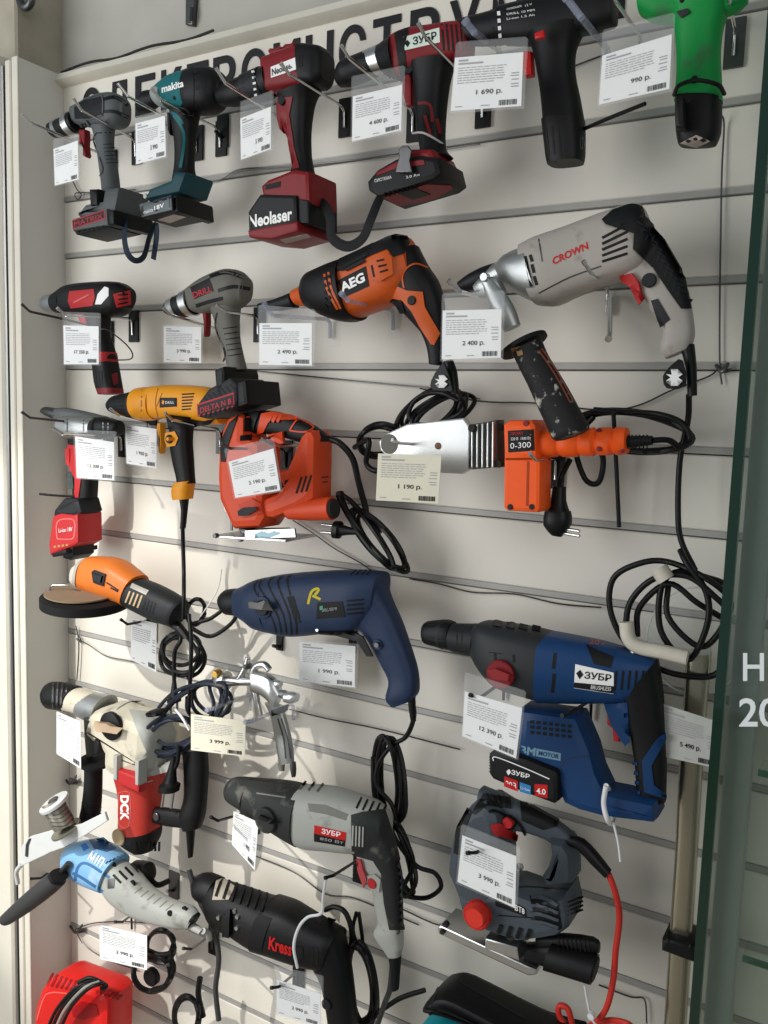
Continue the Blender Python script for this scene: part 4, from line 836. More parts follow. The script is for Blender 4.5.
T.wire('guard_edge', [(112, 745, .16), (99, 710, .16), (112, 684, .15), (160, 682, .14), (200, 694, .13)], .0018, mSteel); T.wire('guard_clamp', [(110, 745, .16), (130, 765, .16), (165, 765, .16)], .002, mSteel)
T.loft('cord_guard', [(520, 790, 500, 820), (560, 810, 540, 840), (600, 860, 570, 870)], mCable, n=2)
view(*U3)
T.wire('power_cord', [(520, 130, .09), (560, 180, .09), (590, 240, .09), (560, 310, .09), (500, 320, .09), (440, 290, .08), (430, 220, .08), (470, 170, .08), (510, 160, .08)], .0036, mCable)
T.coil(525, 225, 85, 85, 0, 2.3, .09, .0034, seed=4, jit=.25); T.wire('power_cord', [(500, 130, .09), (515, 170, .10), (490, 220, .10), (487, 300, .10), (487, 345, .10)], .0034, mCable)
T.wire('power_cord', [(570, 100, .08), (640, 80, .07), (700, 40, .06), (760, 20, .06)], .0034, mCable); T.wire('power_cord', [(560, 120, .08), (640, 155, .07), (720, 110, .06), (760, 60, .06)], .0034, mCable)
T.coil(580, 50, 38, 55, .2, 1.5, .07, .0034, seed=9); T.plug(487, 340, math.pi/2, 95, .10); T.wire('white_thread', [(690, -130, .07), (670, -40, .07), (600, 70, .08)], .0009, mTie)
# cord of the yellow orange drill ends in a tied coil
yd = [o for o in bpy.data.objects if o.name == 'corded_drill'][0]
T = Tool.__new__(Tool); T.root = yd; T.d = .1; T.parts = []; T.bvh = None
mCordB = M('blue_black_cord', '1f2430', .45)
T.wire('power_cord', [(550, 60, .10), (560, 180, .11), (556, 330, .11), (548, 480, .11)], .0034, mCable)
view(*S6)
T.coil(500, 285, 125, 62, -.75, 4.5, .11, .0032, mCordB, seed=11, jit=.18); T.coil(450, 340, 75, 52, -.3, 4.2, .12, .0032, mCordB, seed=14, jit=.15)
T.coil(560, 240, 55, 50, .6, 2.5, .09, .0032, mCordB, seed=15, jit=.2); T.wire('cable_tie', [(460, 265, .14), (480, 290, .15), (500, 325, .15)], .002, mTie)
T.wire('power_cord', [(470, 370, .13), (465, 420, .13), (450, 450, .13)], .0034, mCable); T.plug(455, 405, math.pi/2+.15, 100, .13)
# 16 navy drill
view(*S4)
T = Tool('corded_drill', 'navy blue corded impact drill with a yellow chalk mark in the middle of the wall', 'drill', (400, 190), .09, 'tools hanging on the slat wall')
T.loft('chuck', [(70, 172, 76, 222), (84, 158, 92, 240), (120, 154, 130, 242), (135, 152, 142, 240)], mBlack, n=2, k=2, r0=.3)
T.loft('gearbox', [(115, 158, 128, 245), (150, 140, 165, 268), (182, 124, 195, 288), (230, 114, 245, 300)], mNavy, .9, n=2.4)
T.loft('motor_housing', [(215, 116, 230, 296), (270, 106, 290, 308), (340, 98, 350, 308), (430, 92, 430, 300), (520, 90, 510, 295), (580, 96, 560, 250)], mNavy, .85, n=2.8, r1=.3)
T.loft('handle', [(492, 285, 585, 105), (520, 300, 612, 180), (548, 342, 645, 250), (578, 400, 676, 335), (602, 452, 700, 415), (592, 505, 705, 480), (610, 532, 692, 502)], mNavy, .66, n=2.8, r1=.25)
T.strips('shell_groove', [[(188, 128), (175, 160), (230, 250), (245, 300)]] + [[(210+k*28, 122-k*4), (190+k*30, 150-k*5), (245+k*20, 235), (262+k*16, 302)] for k in range(4)], 6, mInk)
T.strips('vent', [[(282, 182), (310, 268)], [(296, 180), (322, 265)]], 8, mInk); T.strips('vent', [[(470, 195+k*14), (525, 190+k*14)] for k in range(4)], 6, mInk); T.strips('top_rib', [[(480+k*18, 112), (500+k*16, 95)] for k in range(4)], 4, mInk)
T.knob('mode_dial', 203, 216, 32, .004, mNavy); T.knob('dial_face', 203, 216, 22, .0055, mChar, under=T.under('mode_dial')); T.patch('dial_lever', [(166, 198), (222, 200), (235, 212), (222, 222), (168, 216)], M('lever_grey', '6f6f6b', .5), .012)
T.patch('name_plate', [(376, 200), (455, 196), (466, 246), (372, 252)], mInk, .001); T.text('DRILL 850 W', (392, 230), (440, 224), (390, 220), mPrintG, .0016); T.patch('plate_mark', [(384, 212), (394, 210), (394, 222), (384, 224)], M('green_mark', '3f9a7a', .5), .0016)
T.strips('chalk_mark', [[(346, 205), (356, 168), (372, 156), (380, 160), (368, 176)], [(360, 178), (386, 190)]], 8, M('yellow_chalk', 'c6b52a', .8))
T.patch('trigger', [(380, 292), (490, 290), (525, 312), (555, 372), (535, 372), (505, 325), (440, 306), (385, 302)], mBlack, .003); T.knob('lock_button', 570, 334, 16, .003, mNavy); T.knob('button', 570, 334, 8, .005, mSteelD)
T.knob('screw', 375, 288, 5, .001, mSteel)
T.loft('cord_guard', [(664, 508, 690, 504), (668, 545, 692, 545), (674, 580, 692, 580)], mCable, n=2, k=2)
view(*S7)
T.wire('power_cord', [(637, 160, .09), (642, 210, .08), (620, 265, .07), (580, 290, .07), (545, 340, .07), (540, 400, .07), (580, 450, .07), (600, 520, .07)], .0034, mCable)
T.coil(575, 390, 125, 32, 1.5, 3.4, .065, .0034, seed=21, jit=.14); T.wire('power_cord', [(560, 480, .06), (600, 560, .06), (650, 620, .06), (700, 640, .05), (715, 680, .05), (670, 708, .05), (610, 690, .06), (640, 620, .07), (620, 550, .07), (580, 490, .07)], .0034, mCable)
T.coil(600, 595, 115, 22, 1.3, 2.5, .06, .0034, seed=22, jit=.1)
# 17 blue cordless rotary hammer
view(*S5)
T = Tool('rotary_hammer', 'royal blue and black cordless rotary hammer with white name plate and battery', 'rotary hammer', (380, 300), .10, 'tools hanging on the slat wall')
T.loft('chuck', [(51, 153, 53, 191), (56, 148, 57, 197), (78, 145, 78, 203), (98, 144, 96, 208), (110, 148, 108, 210)], mBlack, n=2.2, k=2)
T.loft('chuck_ring', [(84, 144, 83, 204), (94, 144, 92, 208)], mChar, n=2.2, k=1, under=T.under('chuck'))
T.loft('chuck_sleeve', [(108, 150, 106, 208), (118, 152, 114, 214), (165, 152, 158, 224)], mChar, n=2, k=2)
mGB = M('gearbox_grey', '282b2d', .5)
T.loft('gearbox', [(158, 154, 156, 226), (178, 144, 176, 255), (225, 148, 210, 290), (275, 156, 262, 308), (316, 166, 306, 320)], mGB, .85, n=3, k=3)
T.strips('gearbox_rib', [[(195+k*27, 152+k*3), (212+k*27, 156+k*3)] for k in range(4)], 12, mBlack, .002); T.text('T 1', (185, 228), (240, 235), (184, 212), mInk)
T.loft('motor_housing', [(306, 164, 296, 320), (350, 172, 340, 322), (420, 186, 405, 322), (480, 204, 470, 318), (530, 222, 520, 300)], mBlue, .85, n=3, k=3, r1=.3)
T.strips('shell_vent', [[(324, 215), (320, 248)], [(322, 258), (318, 298)]], 7, mInk); T.strips('vent', [[(452, 250+k*0, ), (452, 290)]] if 0 else [[(452+k*14, 252), (448+k*14, 292)] for k in range(5)], 5, mInk)
T.strips('chuck_rib', [[(60, 156+k*10), (94, 152+k*13)] for k in range(4)], 2.5, mChar); T.strips('sleeve_ring', [[(120, 156), (118, 210)], [(130, 156), (128, 214)]], 3, mInk)
T.knob('mode_knob', 212, 258, 29, .007, mDRed); T.patch('knob_grip', [(185, 250), (200, 246), (240, 262), (238, 274), (196, 268)], M('knob_red', '8c2326', .45), .007)
T.patch('name_plate', [(366, 238), (446, 256), (446, 300), (363, 288)], mWhite, .001); T.text('ЗУБР', (384, 268), (440, 275), (386, 253), mInk, .0016, bold=.02); T.patch('plate_logo', [(368, 257), (376, 250), (383, 260), (375, 269)], mInk, .0016); T.patch('plate_base', [(364, 276), (446, 284), (446, 299), (363, 287)], mInk, .0016); T.text('BRUSHLESS', (398, 290), (440, 294), (399, 282), mWhite, .0022)
T.text('20V', (394, 196), (430, 200), (396, 186), M('pale_red_print', '9c5550', .5), bold=.02); T.patch('top_badge', [(388, 196), (410, 208), (446, 222), (440, 246), (405, 238)], mBlack, .0008)
T.slab('motor_column', [(256, 306), (382, 322), (412, 400), (425, 455), (445, 500), (552, 522), (556, 560), (545, 572), (440, 560), (385, 545), (350, 528), (330, 480), (252, 430), (250, 380)], .055, mBlue, bev=.012)
T.loft('handle', [(468, 315, 540, 225), (472, 350, 552, 300), (482, 400, 556, 390), (490, 455, 558, 455), (494, 520, 556, 525)], mBlack, .7, n=2.8, k=3)
T.patch('blue_inset', [(505, 440), (535, 395), (552, 380), (556, 392), (525, 450), (530, 490), (555, 510), (556, 520), (510, 505)], mBlue, .0015); T.strips('grip_mark', [[(486+k*2, 445+k*20), (496+k*2, 446+k*20)] for k in range(4)], 7, mBlue, .0015)
T.patch('blue_front', [(425, 320), (475, 318), (480, 400), (470, 410), (440, 365)], mBlue, .0012)
T.slab('trigger', [(432, 340), (462, 328), (476, 332), (470, 352), (462, 402), (448, 400), (445, 370), (432, 360)], .016, mBrightRed)
T.strips('heat_vent', [[(272+k*13, 358+j*11+k*1.5), (280+k*13, 359+j*11+k*1.5)] for k in range(7) for j in range(3)], 6, mInk, .0006); T.strips('seam', [[(258, 330), (330, 345), (380, 345)], [(330, 480), (345, 440), (400, 430)]], 3, mNavy)
T.text('BM', (250, 425), (282, 430), (252, 408), M('teal_grey_print', '6e93a8', .5), bold=.03); T.patch('motor_badge', [(285, 414), (336, 424), (335, 440), (284, 430)], MATS['teal_grey_print'], .0006); T.text('MOTOR', (289, 428), (331, 436), (290, 419), mBlue, .0012, bold=.02)
T.slab('battery', [(183, 428), (194, 418), (262, 436), (325, 462), (330, 472), (330, 525), (320, 532), (250, 506), (192, 480), (184, 468)], .075, mBlack, front=True, bev=.006)
T.strips('battery_line', [[(195, 440), (200, 432), (260, 455), (312, 478)]], 2, mWhite, .0006)
T.text('ЗУБР', (232, 468), (270, 478), (233, 458), mWhite, bold=.02); T.patch('battery_logo', [(222, 462), (228, 457), (232, 464), (226, 470)], mWhite)
T.patch('red_square', [(218, 472), (246, 482), (246, 504), (217, 493)], mRed); T.text('20В', (221, 492), (243, 499), (221, 480), mWhite, .0014, bold=.02); T.patch('blue_square', [(250, 484), (273, 492), (273, 511), (250, 504)], M('cyan_print', '2d7fb5', .5)); T.text('Li-Ion', (252, 498), (271, 504), (252, 492), mWhite, .0014); T.patch('red_square', [(281, 488), (308, 490), (308, 518), (281, 512)], mRed); T.text('4.0', (285, 508), (304, 511), (285, 496), mWhite, .0014, bold=.02)
T.strips('battery_rib', [[(186+k*0, 432+k*6), (196, 435+k*6)] for k in range(6)], 2.5, mInk)
T.wire('cable_tie', [(430, 492, .14), (425, 530, .14), (434, 565, .14), (445, 570, .09), (442, 540, .07), (438, 505, .10), (430, 492, .14)], .003, mTie); T.wire('cable_tie', [(445, 568, .13), (455, 610, .13), (460, 650, .13)], .0014, mTie)
# 18 white and red rotary hammer
view(*S6)
T = Tool('rotary_hammer', 'cream and red corded rotary hammer with black side handle', 'rotary hammer', (340, 400), .10, 'tools hanging on the slat wall')
T.loft('chuck', [(82, 190, 90, 252), (88, 182, 98, 264), (116, 178, 114, 270), (142, 182, 134, 275), (168, 186, 148, 278)], mBlack, n=2, k=2)
T.strips('chuck_ring', [[(98+k*14, 184+k), (98+k*11, 262+k*3)] for k in range(4)], 5, mSteelD, .002)
T.loft('nose', [(150, 190, 136, 276), (185, 192, 166, 285), (225, 205, 200, 300)], mCreamP, n=2.2)
T.loft('clamp_band', [(205, 200, 180, 296), (262, 208, 236, 325)], mAluC, n=2.2, k=1)
view(30, 670, .2474)
T.slab('gear_housing', [(232, 190), (262, 110), (340, 92), (440, 116), (560, 158), (610, 230), (590, 400), (560, 425), (440, 455), (345, 405), (342, 320), (300, 275), (245, 240)], .085, mCreamP, bev=.02, sm=2)
T.patch('shaded_cheek', [(400, 160), (470, 170), (560, 180), (590, 250), (560, 410), (450, 440), (440, 360), (470, 330)], mPale, .002); T.strips('housing_seam', [[(350, 355), (440, 385), (540, 365)], [(350, 160), (400, 130), (450, 125)]], 4, mSteelD)  # grey patch paints the shaded side of the cream housing
T.loft('housing_skirt', [(345, 345, 560, 345), (348, 400, 560, 410), (350, 425, 560, 440)], mPale, .75, n=3.5, k=1)
view(*S6)
T.knob('mode_dial', 272, 312, 34, .006, mBlack); T.patch('dial_lever', [(230, 300), (262, 302), (295, 318), (290, 332), (240, 325), (228, 312)], M('tan_lever', 'b39a80', .5), .012)
T.slab('top_pad', [(368, 268), (385, 258), (425, 258), (440, 270), (425, 285), (382, 290)], .03, mBlack, dd=.03, bev=.008)
T.loft('motor_housing', [(275, 452, 444, 450), (286, 500, 430, 505), (288, 560, 426, 565), (285, 625, 424, 625)], M('brick_red', 'b4382f', .45), .8, n=2.6, k=3)
T.slab('red_shoulder', [(276, 436), (350, 466), (350, 512), (276, 480)], .02, mBrightRed, bev=.004, front=True, dd=.04)
for x0, y0 in ((280, 400), (344, 415)): T.slab('bracket_leg', [(x0-6, y0), (x0+6, y0+2), (x0+5, y0+75), (x0-5, y0+72)], .02, mPale, bev=.002, front=True, dd=.043)
T.loft('end_cap', [(284, 622, 426, 620), (292, 650, 422, 648), (330, 682, 400, 678)], mBlack, .8, n=2.4, k=3, r1=.2)
T.strips('cap_rib', [[(340+k*12, 655), (345+k*11, 682)] for k in range(7)], 5, mInk, .002); T.knob('brush_cap', 296, 640, 20, .006, M('brass_cap', '9c8a6c', .5, .4)); mBrightRed
T.text('DCK', (296, 518), (296, 592), (322, 518), mWhite, bold=.05); T.strips('label_frame', [[(292, 510), (324, 514), (322, 606), (292, 600), (292, 510)]], 1.6, M('pale_red'))
T.loft('rear_strut', [(352, 540, 352, 598), (392, 552, 392, 600), (408, 558, 404, 600)], mBrightRed, .6, n=2.6); T.loft('handle_foot', [(400, 548, 396, 602), (440, 552, 438, 612), (490, 560, 488, 618)], mBlack, .6, n=2.8)
T.loft('handle', [(478, 385, 556, 378), (482, 450, 560, 450), (482, 520, 556, 520), (468, 575, 552, 575), (478, 618, 540, 610)], mBlack, .7, n=2.6, r1=.2)
T.knob('handle_screw', 404, 580, 10, .003, mSteelD)
T.loft('cord_guard', [(488, 612, 520, 612), (492, 660, 516, 660), (495, 700, 512, 700)], mCable, n=2, k=2)
T.loft('clamp_stem', [(188, 285, 236, 300), (190, 340, 232, 345), (195, 400, 235, 400)], mSteelD, .6, n=2.8, dd=.03); T.slab('clamp_side', [(236, 330), (262, 340), (258, 400), (226, 402)], .03, mBlack, dd=.03)
T.disc('flange', (224, 412, .13), .029, .006, (.05, -.1, 1), mRubber); T.loft('side_handle', [(188, 415, 246, 418), (187, 480, 246, 484), (180, 540, 244, 545), (173, 575, 240, 580), (176, 592, 234, 596)], mRubber, n=2.3, dd=.03, r1=.2)
T.strips('handle_rib', [[(182, 540+k*9), (240, 545+k*9)] for k in range(5)], 4, mInk, .001)
view(*Q1)
T.wire('power_cord', [(605, 320, .10), (630, 400, .10), (680, 500, .10), (700, 600, .10), (690, 700, .10), (700, 800, .10)], .0045, M('grey_cord', '3c3c3c', .5))
T.coil(600, 790, 40, 60, 0, 2, .08, .004, seed=31); T.wire('power_cord', [(640, 665, .08), (635, 720, .08), (650, 790, .08)], .005, mCable)
# 19 spray gun
view(*S7)
T = Tool('spray_gun', 'shiny silver paint spray gun hanging beside the cream price card', 'spray gun', (230, 150), .10, 'tools hanging on the slat wall')
T.loft('air_cap', [(98, 92, 102, 130), (112, 84, 118, 136), (128, 86, 132, 138)], mSteel, n=2, k=2, r0=.3); T.loft('nozzle', [(128, 98, 130, 128), (165, 100, 166, 126), (200, 98, 200, 126)], mSteel, n=2, k=2)
T.knob('cap_horn', 106, 90, 9, .01, M('brass', 'b08d4a', .3, 1)); T.loft('cup_neck', [(180, 45, 194, 52), (172, 68, 190, 74), (160, 90, 182, 96), (150, 105, 172, 112)], mSteel, n=2, k=3); T.loft('cup_thread', [(176, 62, 198, 70), (172, 74, 194, 80)], mSteelD, n=2, k=1)
T.wire('hanging_hook', [(245, 82), (232, 68), (212, 70), (200, 88), (200, 115), (208, 150), (214, 190), (218, 208)], .0055, mSteel); T.wire('trigger', [(206, 95), (200, 130), (212, 170), (220, 205)], .0045, mSteel)
T.loft('gun_body', [(205, 82, 205, 145), (235, 88, 228, 155), (262, 105, 250, 175), (280, 140, 258, 190)], mSteel, .6, n=2.6)
for i, (x, y) in enumerate(((268, 120), (286, 148), (306, 152))): T.loft('needle_knob', [(x-16, y-13, x-18, y+8), (x, y-12, x-2, y+14), (x+10, y-8, x+8, y+12)], mSteel if i != 1 else mSteelD, n=2, k=2)
T.loft('control_knob', [(292, 140, 290, 172), (310, 140, 308, 176), (322, 145, 320, 172)], mSteel, n=2, k=2)
T.loft('handle', [(232, 170, 285, 185), (248, 210, 290, 205), (258, 260, 304, 255), (266, 310, 312, 300), (272, 340, 314, 335)], mAluC, .5, n=2.6); T.strips('grip_groove', [[(278, 215), (295, 270), (304, 325)], [(268, 215), (284, 270), (290, 325)]], 4, mSteelD)
T.loft('air_inlet', [(302, 335, 318, 335), (302, 355, 320, 355), (306, 375, 318, 375)], mSteelD, n=2, k=2); T.loft('valve', [(268, 338, 290, 338), (272, 358, 288, 358)], mSteel, n=2, k=1); T.slab('needle_block', [(250, 185), (300, 175), (295, 200), (252, 210)], .02, mBlack)
T.slab('clear_bag', [(250, 110), (355, 100), (360, 160), (330, 195), (255, 200)], .002, mk_clear('clear_film', 'e8ecec', .06), dd=.03, bev=.0002, sm=2, hit=False)
# 20 grey corded hammer drill
T = Tool('hammer_drill', 'grey and black corded hammer drill with red label, worn and dusty', 'drill', (380, 480), .10, 'tools hanging on the slat wall')
mDusty = worn('dusty_black', '2b2d2c', '5c5b54', .6, .25, 22)
T.loft('chuck', [(130, 392, 134, 430), (142, 374, 142, 448), (170, 368, 158, 462), (205, 370, 188, 482)], mDusty, n=2, k=3, r0=.2)
T.loft('gearbox', [(195, 370, 186, 484), (235, 370, 212, 502), (290, 374, 262, 535), (335, 384, 315, 565), (350, 386, 340, 576)], mDusty, .9, n=2.4, k=3)
T.loft('motor_housing', [(338, 384, 322, 568), (375, 386, 365, 582), (420, 394, 412, 586), (480, 412, 462, 592), (530, 432, 520, 592), (565, 462, 560, 570)], mPale, .82, n=2.8, k=3, r1=.2)
T.strips('shell_groove', [[(345+k*24, 387+k*3), (328+k*24, 410+k*3)] for k in range(3)], 6, mSteelD); T.strips('top_vent', [[(498+k*17, 432+k*5), (484+k*17, 462+k*5)] for k in range(5)], 6, mInk); T.patch('recess', [(350, 448), (400, 452), (462, 478), (455, 495), (400, 478), (355, 470)], M('recess_grey', '77776f', .6), .0006)
T.knob('mode_dial', 240, 492, 30, .008, mDusty); T.strips('dial_bar', [[(222, 482), (262, 500)]], 9, mInk, .009); T.strips('worn_line', [[(210, 420), (290, 432)]], 4, MATS['recess_grey'])
T.patch('red_label', [(369, 508), (456, 528), (454, 550), (368, 530)], mRed, .001); T.patch('black_label', [(368, 530), (454, 550), (452, 566), (368, 552)], mInk, .001); T.text('ЗУБР', (388, 530), (440, 541), (389, 516), mWhite, .0016, bold=.02); T.text('850 Вт', (384, 548), (448, 560), (385, 540), mPrintG, .0016)
T.loft('handle', [(470, 575, 562, 458), (488, 600, 592, 545), (520, 660, 608, 630), (530, 720, 612, 710), (540, 770, 613, 770), (528, 800, 616, 795), (555, 845, 616, 840), (572, 872, 608, 868)], mPale, .68, n=2.8, k=3)
T.patch('black_grip', [(470, 480), (500, 472), (562, 465), (592, 560), (610, 640), (613, 795), (575, 795), (560, 720), (552, 640), (530, 605), (472, 588)], mDusty, .0025, lab='black rubber grip', sm=0)
T.strips('side_vent', [[(476+k*9, 508+k*1), (474+k*9, 562+k*1)] for k in range(4)], 4, mPale, .0035); T.patch('trigger', [(484, 600), (498, 600), (514, 655), (506, 678), (492, 640)], M('faded_red', 'b3484a', .5), .005)
T.patch('button_frame', [(515, 645), (535, 640), (552, 655), (548, 690), (522, 685)], mPale, .004); T.knob('red_button', 531, 664, 13, .006, mBrightRed); T.knob('screw', 596, 800, 7, .001, mSteelD)
T.loft('cord_guard', [(570, 868, 610, 866), (576, 910, 606, 910), (580, 960, 602, 958)], mRubber, n=2, k=2); T.wire('power_cord', [(582, 890, .10), (575, 960, .09), (560, 1000, .08), (540, 1060, .08)], .004, MATS['grey_cord'])
# 21 black corded drill with red lettering
view(*Q2)
T = Tool('hammer_drill', 'black corded drill with red lettering at the bottom of the wall', 'drill', (260, 300), .09, 'tools hanging on the slat wall')
T.loft('chuck', [(-15, 80, -8, 140), (0, 66, 0, 165), (25, 62, 15, 178), (60, 74, 40, 190)], mBlack, n=2, k=2, r0=.3)
T.loft('gearbox', [(48, 76, 28, 200), (90, 86, 58, 262), (150, 104, 112, 290), (205, 122, 165, 325), (250, 132, 200, 345)], mBlack, .9, n=2.5, k=3)
T.loft('motor_housing', [(235, 122, 185, 342), (290, 140, 240, 358), (332, 165, 280, 372), (390, 200, 335, 388), (450, 235, 400, 400)], mBlack, .85, n=2.8, k=3, r1=.2)
T.loft('shell_band', [(238, 122, 186, 340), (285, 138, 226, 352)], mRubber, .9, n=2.6, k=1)
T.loft('handle', [(360, 380, 458, 240), (385, 430, 482, 330), (398, 500, 498, 430), (405, 570, 510, 540), (400, 640, 512, 640)], mBlack, .7, n=2.7, k=3)
T.patch('steel_nose', [(52, 96), (72, 88), (112, 118), (92, 160), (40, 160)], worn('dusty_steel', 'a79f90', '6e675c', .5, .3, 30), .002); T.strips('nose_rib', [[(70+k*24, 92+k*8), (52+k*24, 150+k*8)] for k in range(7)], 8, mInk, .0035)
T.strips('mode_lever', [[(94, 190), (92, 275)], [(84, 205), (84, 270)]], 14, mInk, .008)
for x, y in ((112, 195), (122, 212), (120, 248), (62, 215)): T.knob('screw', x, y, 7, .004, mSteel, bev=.5)
T.text('Kress', (219, 318), (292, 340), (223, 276), mRed, .0015, bold=.03); T.strips('vent', [[(360+k*14, 310), (362+k*14, 372)] for k in range(3)] + [[(365+k*22, 228-k*5), (402+k*16, 242-k*8)] for k in range(3)], 7, mInk); T.patch('window', [(300, 305), (330, 312), (332, 345), (305, 360)], mInk, .001)
T.knob('lock_button', 407, 492, 15, .004, mChar)
T.wire('cable_tie', [(402, 92, .19), (394, 150, .17), (388, 202, .15), (345, 215, .15), (315, 250, .15), (300, 310, .16), (312, 378, .16)], .0022, mTie, flat=.8)
T.wire('power_cord', [(400, 192, .06), (430, 182, .06), (465, 200, .06), (485, 260, .06), (480, 340, .06)], .004, mCable); T.coil(515, 430, 130, 42, 1.45, 5, .06, .0036, seed=41, jit=.1); T.wire('power_cord', [(500, 200, .05), (490, 260, .05), (515, 330, .05), (520, 290, .05), (508, 200, .05)], .003, mCable)
T.wire('power_cord', [(570, 520, .08), (640, 475, .06), (720, 448, .05)], .0036, mCable)
# 22 light blue polisher
view(*Q1)
T = Tool('polisher', 'light blue and grey corded polisher with a steel plate and drum', 'polisher', (330, 330), .13, 'tools hanging on the slat wall')
T.loft('front_housing', [(222, 232, 212, 318), (240, 214, 220, 340), (290, 198, 240, 368), (345, 212, 290, 395), (392, 250, 336, 412)], mLBlue, .85, n=2.5, k=3, r0=.2)
T.loft('handle', [(385, 270, 342, 408), (430, 300, 368, 445), (480, 358, 430, 485), (545, 400, 505, 508), (610, 425, 575, 518), (635, 455, 605, 515)], mPale, .8, n=2.6, k=3)
T.loft('handle_end', [(608, 432, 572, 518), (636, 452, 602, 512)], mBlack, .8, n=2.6, k=1, r1=.3); T.loft('cord_stub', [(605, 475, 590, 505), (650, 505, 638, 530)], mPale, n=2, k=1)
T.strips('arch_groove', [[(330, 390), (262, 345), (232, 330)], [(240, 355), (250, 310), (280, 300), (350, 345)]], 9, M('mid_blue', '3d6c9c', .5)); T.strips('vent', [[(362+k*19, 335-k*12), (388+k*19, 362-k*12)] for k in range(4)], 8, mInk)
T.strips('small_vent', [[(338+k*11, 300-k*5), (346+k*11, 292-k*5)] for k in range(6)], 5, mNavy); T.knob('screw_hole', 362, 305, 8, .001, mInk)
for x, y in ((424, 363), (543, 460), (590, 446)): T.knob('screw_hole', x, y, 8, .001, mInk)
T.strips('grip_ridge', [[(430+k*20, 395+k*11), (455+k*20, 375+k*11)] for k in range(6)], 3, MATS['recess_grey'])
T.patch('blue_badge', [(258, 242), (275, 235), (285, 250), (268, 260)], M('badge_blue', '1f6fc4', .4), .001); T.patch('dark_badge', [(285, 225), (330, 215), (372, 250), (340, 262), (300, 252)], M('dark_blue_badge', '3a5f86', .5), .001); T.text('М1П', (280, 285), (322, 312), (296, 258), mWhite, .0016, bold=.03); T.patch('seam_screw', [(345, 350), (368, 345), (365, 378), (345, 380)], mSteelD, .001)
view(0, 780, .1953)
mPW = M('plate_white', 'd2d4d2', .4, .1, .06, .05)
T.slab('steel_plate', [(104, 428), (108, 350), (128, 308), (160, 285), (290, 248), (420, 222), (545, 160), (560, 205), (440, 282), (330, 345), (262, 368), (232, 384), (120, 436)], .005, mPW, dd=.04, bev=.001)
T.slab('plate_slot', [(128, 390), (132, 330), (148, 300), (158, 298), (144, 335), (140, 395)], .001, mSteelD, dd=.044, bev=.0001)
T.wire('plate_edge', [(112, 430, .172), (85, 470, .165), (92, 530, .16)], .004, mPW)
T.loft('drum', [(214, 138, 332, 84), (228, 178, 350, 122), (258, 238, 380, 190), (280, 266, 386, 222)], M('drum_steel', '8f8b7d', .4, .6), n=2, k=2, dd=.05); T.strips('drum_ring', [[(224+k*11, 160+k*19), (285+k*12, 158+k*19), (340+k*9, 118+k*19)] for k in range(5)], 5, mSteelD)
T.disc('drum_face', (272, 110, .185), .0255, .006, (-.35, -.38, .86), mPW); T.disc('drum_bolt', (268, 98, .185), .009, .010, (-.35, -.35, .87), mSteelD, seg=6); T.disc('drum_foot', (335, 248, .175), .026, .004, (-.35, -.35, .87), MATS['drum_steel'])
T.loft('side_handle', [(8, 690, 42, 742), (16, 680, 56, 742), (102, 592, 166, 678), (214, 498, 278, 590), (268, 462, 322, 545)], M('grey_rubber', '3a3a3a', .55), n=2, k=2, dd=.05)
view(*Q1)
T.loft('handle_flange', [(158, 318, 208, 366), (166, 312, 214, 358)], mRubber, n=2, k=1, dd=.05)
T.loft('handle_stud', [(185, 320, 205, 340), (212, 290, 228, 306)], mSteelD, n=2, k=1, dd=.04)
T.loft('rear_disc', [(430, 285, 445, 375), (470, 290, 478, 370), (486, 320, 488, 355)], mBlack, n=2, k=2, dd=-.05); T.wire('disc_lever', [(480, 350, .08), (505, 368, .08), (540, 355, .06)], .005, mBlack)
T.coil(515, 560, 45, 45, .2, 2.5, .07, .004, seed=51, jit=.15); T.coil(487, 650, 60, 58, .2, 1.1, .07, .005, seed=52, jit=.03); T.wire('power_cord', [(545, 600, .07), (555, 640, .07), (530, 690, .07), (487, 705, .07)], .005, mCable); T.knob('cord_wheel', 490, 658, 22, .01, mBlack, d=.06); T.wire('cord_band', [(455, 600, .08), (495, 612, .08), (540, 622, .08)], .0035, mSteelD)
T.wire('cord_band', [(470, 575, .085), (510, 590, .085), (550, 585, .085)], .004, mCable)
T.wire('power_cord', [(650, 515, .13), (665, 520, .12), (670, 540, .11)], .005, mPale)
# 23 dark grey jigsaw
view(*S8)
T = Tool('jigsaw', 'dark blue grey corded jigsaw with red dial and red cord at the lower right', 'jigsaw', (250, 260), .10, 'tools hanging on the slat wall')
view(440, 770, .2344)
T.slab('housing', [(38, 400), (44, 320), (70, 205), (110, 130), (160, 76), (235, 62), (320, 112), (338, 200), (330, 300), (335, 480), (300, 610), (130, 610), (75, 480)], .070, mJGrey, bev=.014)
T.slab('lower_housing', [(84, 470), (330, 428), (470, 480), (600, 440), (618, 560), (610, 640), (560, 690), (480, 716), (370, 742), (230, 692), (130, 640), (100, 560)], .072, mJGrey, bev=.012)
T.slab('rear_column', [(478, 235), (560, 245), (602, 310), (606, 480), (470, 500), (436, 440), (470, 390), (488, 320)], .056, mJGrey, bev=.012)
T.loft('handle', [(180, 62, 172, 190), (300, 110, 280, 250), (420, 165, 385, 275), (510, 215, 470, 310), (580, 270, 520, 370)], mJGrey, .8, n=3, k=3)
T.patch('grip_pad', [(340, 135), (400, 150), (510, 210), (500, 240), (440, 255), (350, 215)], mBlack, .002); T.patch('grip_pad', [(185, 100), (300, 120), (300, 165), (200, 150), (150, 190), (135, 185)], mBlack, .0015)
